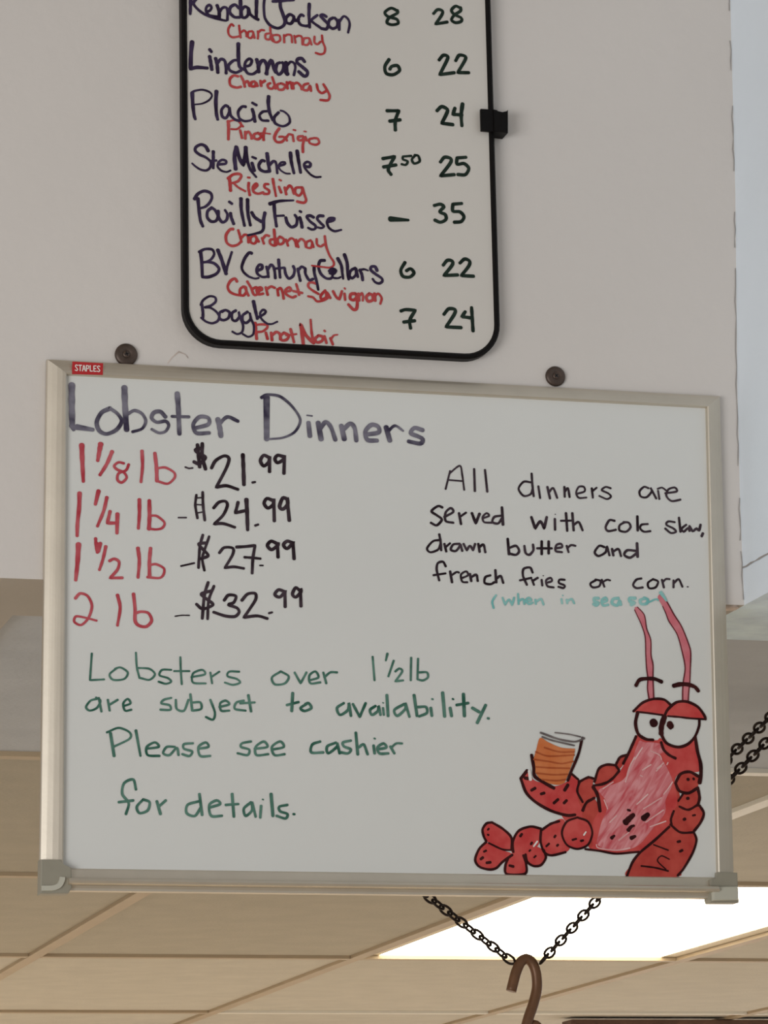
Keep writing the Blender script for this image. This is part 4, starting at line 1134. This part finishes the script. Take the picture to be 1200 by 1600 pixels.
('outline',3,'s',19,20,'1705,441 1830,428 1985,405 2121,417 2205,424'),
('outline',3,'s',24,23,'2498,652 2356,530 2215,419 2139,329 2082,204'),
('outline',3,'s',21,21,'2509,672 2601,604 2728,606'),
('outline',3,'s',21,21,'2728,606 2749,536 2710,426 2620,286 2559,220'),
('outline',3,'s',16,16,'2221,300 2346,287 2471,259'),
('outline',3,'s',13,13,'2344,490 2479,443'),
('outline',3,'s',12,12,'2486,363 2414,392 2375,347 2451,273'),
('outline',3,'s',26,27,'2572,1043 2623,1125 2709,1147 2793,1108'),
('outline',3,'s',26,27,'2572,1043 2606,974 2690,956 2777,1002'),
('outline',3,'s',19,19,'2592,883 2637,944'),
('outline',3,'s',27,27,'2783,1008 2795,917 2776,847'),
('outline',3,'s',21,21,'2601,834 2684,807 2782,857'),
('outline',3,'s',24,24,'2792,847 2829,778 2796,697 2729,616'),
('outline',3,'s',21,21,'2546,793 2517,722 2520,672'),
('outline',3,'s',21,21,'1664,1035 1759,1082'),
('outline',3,'s',18,18,'1696,777 1730,847 1805,893'),
('outline',3,'s',58,39,'2090,685 2133,725 2165,751'),
('outline',3,'s',55,39,'2259,723 2302,758'),
('outline',3,'s',37,21,'2113,616 2140,646 2167,656'),
('outline',3,'s',37,24,'2137,546 2174,562'),
('outline',3,'s',31,21,'1954,544 1980,564'),
('outline',3,'s',21,21,'2115,795 2135,790'),
('outline',3,'s',29,29,'2678,907 2688,910'),
('outline',3,'s',29,29,'2638,719 2649,724'),
('outline',3,'s',19,19,'2724,756 2746,761'),
('outline',3,'s',24,24,'2571,519 2593,524'),
('outline',3,'s',24,24,'2589,434 2611,445'),
('outline',4,'s',34,34,'2234,1914 2270,1966 2339,1979 2414,1978 2478,1954'),
('outline',4,'s',42,33,'2591,1921 2656,1937 2732,1936 2793,1916 2825,1880'),
('paper',3,'s',14,14,'1696,565 1717,593'),
('paper',3,'s',16,16,'1230,459 1265,502')]),
('lob','lobster_drawing/drawn_cup',[
('amber',3,'f',0,0,'1319,1419 1397,1382 1514,1338 1643,1331! 1620,1235 1587,1140 1534,1025! 1464,1004 1327,1039 1251,1142 1254,1227 1281,1313'),
('rust',4,'s',15,15,'1275,1294 1393,1259 1631,1274'),
('rust',4,'s',15,15,'1254,1227 1391,1211 1510,1195 1619,1216'),
('rust',4,'s',15,15,'1271,1161 1409,1155 1587,1154'),
('rust',4,'s',15,15,'1279,1105 1427,1094 1566,1101'),
('rust',4,'s',15,15,'1327,1049 1445,1042 1544,1053'),
('rust',4,'s',15,15,'1356,1334 1493,1299 1632,1302'),
('smoke',4,'s',20,16,'1325,1466 1487,1413 1635,1393 1716,1417'),
('smoke',4,'s',13,13,'1459,1470 1588,1458 1697,1437'),
('smoke',4,'s',25,25,'1711,1428 1726,1424'),
('smoke',4,'s',16,16,'1339,1429 1437,1398 1634,1359'),
('outline',4,'s',25,25,'1705,1404 1671,1284 1596,1121 1564,1044'),
('outline',4,'s',30,30,'1235,1265 1252,1161 1259,1076 1346,1021 1433,975'),
('outline',4,'s',30,30,'1563,1006 1531,958'),
('paper',5,'s',29,29,'1209,1122 1218,1047')]),
('stk','sticker_lettering',[
('paper',0,'s',9,9,'-2818,4585 -2829,4591 -2839,4579 -2818,4551 -2828,4539 -2841,4544'),
('paper',0,'s',9,9,'-2808,4589 -2783,4590'),
('paper',0,'s',9,9,'-2796,4591 -2796,4539'),
('paper',0,'s',9,9,'-2776,4539 -2763,4591 -2751,4540'),
('paper',0,'s',9,9,'-2770,4556 -2757,4557'),
('paper',0,'s',9,9,'-2741,4591 -2741,4539'),
('paper',0,'s',9,9,'-2741,4589 -2723,4588 -2721,4577 -2724,4564 -2741,4562'),
('paper',0,'s',9,9,'-2708,4591 -2708,4541! -2688,4542'),
('paper',0,'s',9,9,'-2656,4591 -2676,4590! -2676,4541! -2656,4542'),
('paper',0,'s',9,9,'-2676,4565 -2659,4566'),
('paper',0,'s',9,9,'-2623,4587 -2635,4592 -2644,4580 -2623,4552 -2634,4540 -2646,4545')])]


# ------------------------------------------------------------------ lobster dinner board
OX, OZ = 0.79, 1.93
lob = thing('whiteboard', 'aluminium framed whiteboard with the red lobster drawing and dinner prices', 'whiteboard', (OX, YW, OZ))
TL, TR, BR, BL = (-0.3077, 0.4645), (0.3165, 0.4639), (0.3094, 0.0015), (-0.3128, 0.0015)
iTL, iTR, iBR, iBL = (-0.2907, 0.4503), (0.3011, 0.4513), (0.2924, 0.0203), (-0.2927, 0.0214)
def lerp(a, b, t): return (a[0] + (b[0] - a[0]) * t, a[1] + (b[1] - a[1]) * t)
bm = bmesh.new()
add_prism(bm, [lerp(TL, iTL, .9), lerp(TR, iTR, .9), lerp(BR, iBR, .9), lerp(BL, iBL, .9)], -0.0074, -0.002)
link('writing_surface', bm, 'board', lob)
def rail(o1, o2, i2, i1):
    prof = [(0, -0.001), (0, -0.0056), (0.04, -0.0064), (0.25, -0.0085), (0.50, -0.0102), (0.75, -0.0114), (0.90, -0.0118), (0.96, -0.0112), (1.0, -0.0073)]
    bm = bmesh.new(); A = []; B = []
    for t, y in prof:
        a = lerp(o1, i1, t); b = lerp(o2, i2, t)
        A.append(bm.verts.new((a[0], y, a[1]))); B.append(bm.verts.new((b[0], y, b[1])))
    for i in range(len(prof) - 1):
        bm.faces.new((A[i], B[i], B[i + 1], A[i + 1]))
    bm.faces.new((A[-1], B[-1], B[0], A[0])); bm.faces.new(A); bm.faces.new(B[::-1])
    return link('frame_rail', bm, 'alu', lob)
rail(TL, TR, iTR, iTL); rail(BL, TL, iTL, iBL); rail(TR, BR, iBR, iTR)
# bottom rail with the rolled lip of the pen tray
bm = bmesh.new()
prof = [(0.0210, -0.0074), (0.0204, -0.0088), (0.0198, -0.0094), (0.0128, -0.0112), (0.0122, -0.0116), (0.0118, -0.0185), (0.0110, -0.0210), (0.0090, -0.0220), (0.0072, -0.0210), (0.0065, -0.0180), (0.0062, -0.0115), (0.0040, -0.0102), (0.0022, -0.0098), (0.0020, -0.0010), (0.0210, -0.0010)]
A = [bm.verts.new((-0.2903, y, z)) for z, y in prof]; B = [bm.verts.new((0.2897, y, z)) for z, y in prof]
for i in range(len(prof)):
    j = (i + 1) % len(prof); bm.faces.new((A[i], B[i], B[j], A[j]))
bm.faces.new(A); bm.faces.new(B[::-1])
link('tray_rail', bm, 'alu', lob)
# plastic end caps
bm = bmesh.new()
add_prism(bm, [(-0.3133, 0.0274), (-0.2956, 0.0274), (-0.2946, 0.0223), (-0.2870, 0.0208), (-0.2868, 0.0038), (-0.2898, -0.0010), (-0.3136, -0.0015)], -0.0150, -0.0008, bevel=0.0012)
cap = link('corner_cap', bm, 'cap', lob)
bm = bmesh.new()
pts = catmull([(Vector((-0.3126, 0.0030)), False), (Vector((-0.3028, 0.0034)), False), (Vector((-0.2978, 0.0056)), False), (Vector((-0.2954, 0.0098)), False), (Vector((-0.2950, 0.0126)), False)])
ring = []
L = [];
for i, (p, t) in enumerate(pts):
    a = pts[max(0, i - 1)][0]; b = pts[min(len(pts) - 1, i + 1)][0]; d = (b - a).normalized(); nn = Vector((-d.y, d.x)) * 0.0026
    L.append([bm.verts.new((p.x + nn.x * k, y, p.y + nn.y * k)) for k, y in ((1, -0.0142), (0.8, -0.0172), (-0.8, -0.0172), (-1, -0.0142))])
for q, r in zip(L, L[1:]):
    for k in range(3): bm.faces.new((q[k], r[k], r[k + 1], q[k + 1]))
bm.faces.new(L[0]); bm.faces.new(L[-1][::-1])
link('cap_ridge', bm, 'cap_light', cap)
bm = bmesh.new()
add_prism(bm, [(0.2912, 0.0248), (0.3099, 0.0246), (0.3102, -0.0022), (0.2837, -0.0024), (0.2827, 0.0008), (0.2839, 0.0183), (0.2907, 0.0193)], -0.0150, -0.0008, bevel=0.0012)
cap2 = link('corner_cap', bm, 'cap', lob)
bm = bmesh.new()
add_prism(bm, [(0.2842, 0.0113), (0.3087, 0.0120), (0.3087, -0.0002), (0.2842, -0.0010)], -0.0188, -0.0149, bevel=0.0018)
link('cap_ridge', bm, 'cap_light', cap2)
# red sticker
bm = bmesh.new()
add_prism(bm, [(-0.2863, 0.4620), (-0.2593, 0.4620), (-0.2596, 0.4514), (-0.2866, 0.4508)], -0.0121, -0.0108)
stk = link('sticker', bm, 'red_sticker', lob); stk['label'] = 'small red sticker with white lettering'

# ------------------------------------------------------------------ wine list board
WX, WZ, WT = 0.749, 2.4145, 0.45
wine = thing('whiteboard', 'black framed whiteboard with rounded corners listing wines above the lobster board', 'whiteboard', (WX, YW, WZ))
def rrect(x0, x1, z0, z1, r, n=10):
    P = []
    for cx_, cz_, a0 in ((x1 - r, z0 + r, -90), (x1 - r, z1 - r, 0), (x0 + r, z1 - r, 90), (x0 + r, z0 + r, 180)):
        for k in range(n + 1):
            a = math.radians(a0 + 90 * k / n); P.append((cx_ + r * math.cos(a), cz_ + r * math.sin(a)))
    return P
wx0, wx1 = -0.1463, 0.1459
bm = bmesh.new(); add_prism(bm, rrect(wx0 + 0.003, wx1 - 0.003, 0.003, WT - 0.003, 0.031), -0.010, -0.002)
link('writing_surface', bm, 'board_wine', wine)
bm = bmesh.new()
fw = 0.0052
prof = [(0, -0.001), (0, -0.0105), (0.3, -0.0125), (0.7, -0.0125), (1.0, -0.0105), (1.0, -0.001)]
rings = [[bm.verts.new((x, y, z)) for x, z in rrect(wx0 + fw * t, wx1 - fw * t, fw * t, WT - fw * t, 0.034 - fw * t)] for t, y in prof]
for a in range(len(rings)):
    p, q = rings[a], rings[(a + 1) % len(rings)]; n = len(p)
    for k in range(n): bm.faces.new((p[k], p[(k + 1) % n], q[(k + 1) % n], q[k]))
link('frame', bm, 'black_plastic', wine)

# ------------------------------------------------------------------ marker ink
parents = {}
for board, name, rows in HANDWRITING:
    root, y0 = {'lob': (lob, -0.0074), 'wine': (wine, -0.010), 'stk': (stk, -0.0121)}[board]
    par, _, leaf = name.rpartition('/')
    o = ink_mesh(leaf, rows, y0, parents.get((board, par), root))
    parents[(board, leaf)] = o
parents[('lob', 'lobster_drawing')]['label'] = 'red cartoon lobster holding a drink, drawn in marker'

# ------------------------------------------------------------------ clip on the wine board
clip = thing('mounting_clip', 'small black plastic clip gripping the right edge of the wine board', 'clip', (0.893, YW, 2.64))
bm = bmesh.new(); add_box(bm, -0.0125, 0.0035, -0.0165, -0.0130, -0.0095, 0.0118, bevel=0.0006)
link('clip_jaw', bm, 'black_plastic', clip)
bm = bmesh.new()
add_prism(bm, [(-0.0005, -0.0098), (0.0128, -0.0102), (0.0134, 0.0122), (0.0112, 0.0098), (0.0080, 0.0088), (0.0040, 0.0094), (0.0010, 0.0114), (-0.0005, 0.0116)], -0.0180, -0.0002, bevel=0.0006)
link('clip_body', bm, 'black_plastic', clip)

# ------------------------------------------------------------------ the two screws that carry the lobster board
def screw(x, z, r, label, rot):
    t = thing('wall_screw', label, 'screw', (x, YW, z), 'screws over the lobster board')
    bm = bmesh.new()
    prof = [(r, -0.0004), (r, -0.0022), (r * 0.9, -0.0034), (r * 0.45, -0.0040), (r * 0.40, -0.0036)]
    rings = [[bm.verts.new((q * math.cos(2 * math.pi * k / 40), y, q * math.sin(2 * math.pi * k / 40))) for k in range(40)] for q, y in prof]
    for a, b in zip(rings, rings[1:]):
        for k in range(40): bm.faces.new((a[k], a[(k + 1) % 40], b[(k + 1) % 40], b[k]))
    bm.faces.new(rings[-1])
    link('washer', bm, 'washer', t, smooth=True)
    bm = bmesh.new()
    bmesh.ops.create_uvsphere(bm, u_segments=24, v_segments=10, radius=r * 0.34)
    for v in bm.verts: v.co = Vector((v.co.x, -0.0036 + min(0, v.co.z) * 0.35, v.co.y))
    h = link('screw_head', bm, 'washer', t, smooth=True)
    bm = bmesh.new()
    for a in (rot, rot + 90):
        c, s = math.cos(math.radians(a)), math.sin(math.radians(a)); l, w2 = r * 0.2, r * 0.05
        add_prism(bm, [(c * u * l - s * v * w2, s * u * l + c * v * w2) for u, v in ((-1, -1), (1, -1), (1, 1), (-1, 1))], -0.0050, -0.0040)
    link('screw_slot', bm, 'washer_dark', h)
screw(0.5532, 2.4039, 0.0100, 'dark screw and washer above the red sticker', 20)
screw(0.9494, 2.4056, 0.0093, 'dark screw and washer above the right half of the lobster board', 40)

# ------------------------------------------------------------------ chains and hook hanging from the dropped ceiling
bm = bmesh.new()
def oval(r_len, r_wid, wire):
    pts = []
    for k in range(20):
        a = 2 * math.pi * k / 20
        pts.append(Vector((math.copysign(abs(math.cos(a)) ** 0.8, math.cos(a)) * r_len, math.sin(a) * r_wid * (1 - 0.18 * math.cos(a) ** 2), 0)))
    b = bmesh.new(); n = len(pts); rings = []
    for i in range(n):
        d = (pts[(i + 1) % n] - pts[i - 1]).normalized(); a_ = d.cross(Vector((0, 0, 1))); z_ = Vector((0, 0, 1))
        rings.append([b.verts.new(pts[i] + (a_ * math.cos(2 * math.pi * k / 8) + z_ * math.sin(2 * math.pi * k / 8)) * wire) for k in range(8)])
    for i in range(n):
        for k in range(8):
            f = b.faces.new((rings[i][k], rings[i][(k + 1) % 8], rings[(i + 1) % n][(k + 1) % 8], rings[(i + 1) % n][k])); f.smooth = True
    return b
bm.free()
link_proto = None
def chain(path, label, twist):
    """links strung along a path of points that ends at the ceiling"""
    global link_proto
    path = [Vector(p) for p in path]
    t = thing('hanging_chain', label, 'chain', path[0], 'chains holding the hook')
    L = [0.0]
    for p, q in zip(path, path[1:]): L.append(L[-1] + (q - p).length)
    n = int(L[-1] / 0.0115); P = []
    for i in range(n + 1):
        s = L[-1] * i / n
        k = max(j for j in range(len(L) - 1) if L[j] <= s + 1e-9)
        P.append(path[k].lerp(path[k + 1], (s - L[k]) / (L[k + 1] - L[k])))
    for i in range(n):
        if link_proto is None:
            o = link('chain_link', oval(0.0083, 0.0050, 0.00155), 'chain', t); link_proto = o
        else:
            o = link_proto.copy(); COL.objects.link(o); o.parent = t
        d = (P[i + 1] - P[i]).normalized()
        q = d.to_track_quat('X', 'Z').to_matrix().to_4x4() @ Matrix.Rotation(math.radians(twist + (90 if i % 2 else 0)), 4, 'X')
        q.translation = (P[i] + P[i + 1]) / 2 - path[0]
        o.matrix_basis = q
    b = bmesh.new(); tip = path[-1] - path[0]
    tube(b, [tip + Vector((0, 0, -0.004)), tip + Vector((0, 0, 0.006))], 0.007, 16)
    link('ceiling_eye', b, 'chain', t)
    return t
chain([(1.1835, 3.702, 1.9655), (0.868, 3.70, 2.199)], 'dark chain running up to the left from the brown hook', 45)
chain([(1.217, 3.698, 1.9653), (1.2572, 3.6066, 2.0282), (1.3009, 3.4988, 2.0839), (1.342, 3.389, 2.1385), (1.3612, 3.3345, 2.1682), (1.3812, 3.275, 2.199)], 'long dark chain running up to the right from the brown hook', 45)
chain([(1.2925, 3.4971, 2.0771), (1.2929, 3.4035, 2.1088), (1.3131, 3.313, 2.1512), (1.3263, 3.2464, 2.1756), (1.3401, 3.1685, 2.199)], 'shorter upper strand of dark chain beside the right edge of the lobster board', 45)
hook = thing('hanging_hook', 'brown bent rod hook hanging from chains in front of the lit ceiling panel', 'hook', (1.2, 3.7, 1.75))
P = [(1.1800, 1.9316), (1.1830, 1.9420), (1.1868, 1.9540), (1.1925, 1.9650), (1.1993, 1.9690), (1.2060, 1.9650), (1.2105, 1.9540), (1.2112, 1.9350), (1.2060, 1.9164), (1.1985, 1.8967), (1.1907, 1.8654), (1.186, 1.83), (1.19, 1.79), (1.20, 1.75)]
pts = [Vector((q[0].x - 1.2, 0, q[0].y - 1.75)) for q in catmull([(Vector(p), False) for p in P], step=0.004)]
bm = bmesh.new(); tube(bm, pts, 0.0061, 16)
link('hook_rod', bm, 'hook', hook)
bm = bmesh.new()
P = [(1.1985, 1.889), (1.205, 1.8945), (1.2105, 1.8945), (1.2155, 1.888), (1.217, 1.87), (1.212, 1.845), (1.195, 1.80)]
pts = [Vector((q[0].x - 1.2, 0.004, q[0].y - 1.75)) for q in catmull([(Vector(p), False) for p in P], step=0.004)]
tube(bm, pts, 0.0045, 14)
link('hook_loop', bm, 'hook', hook)
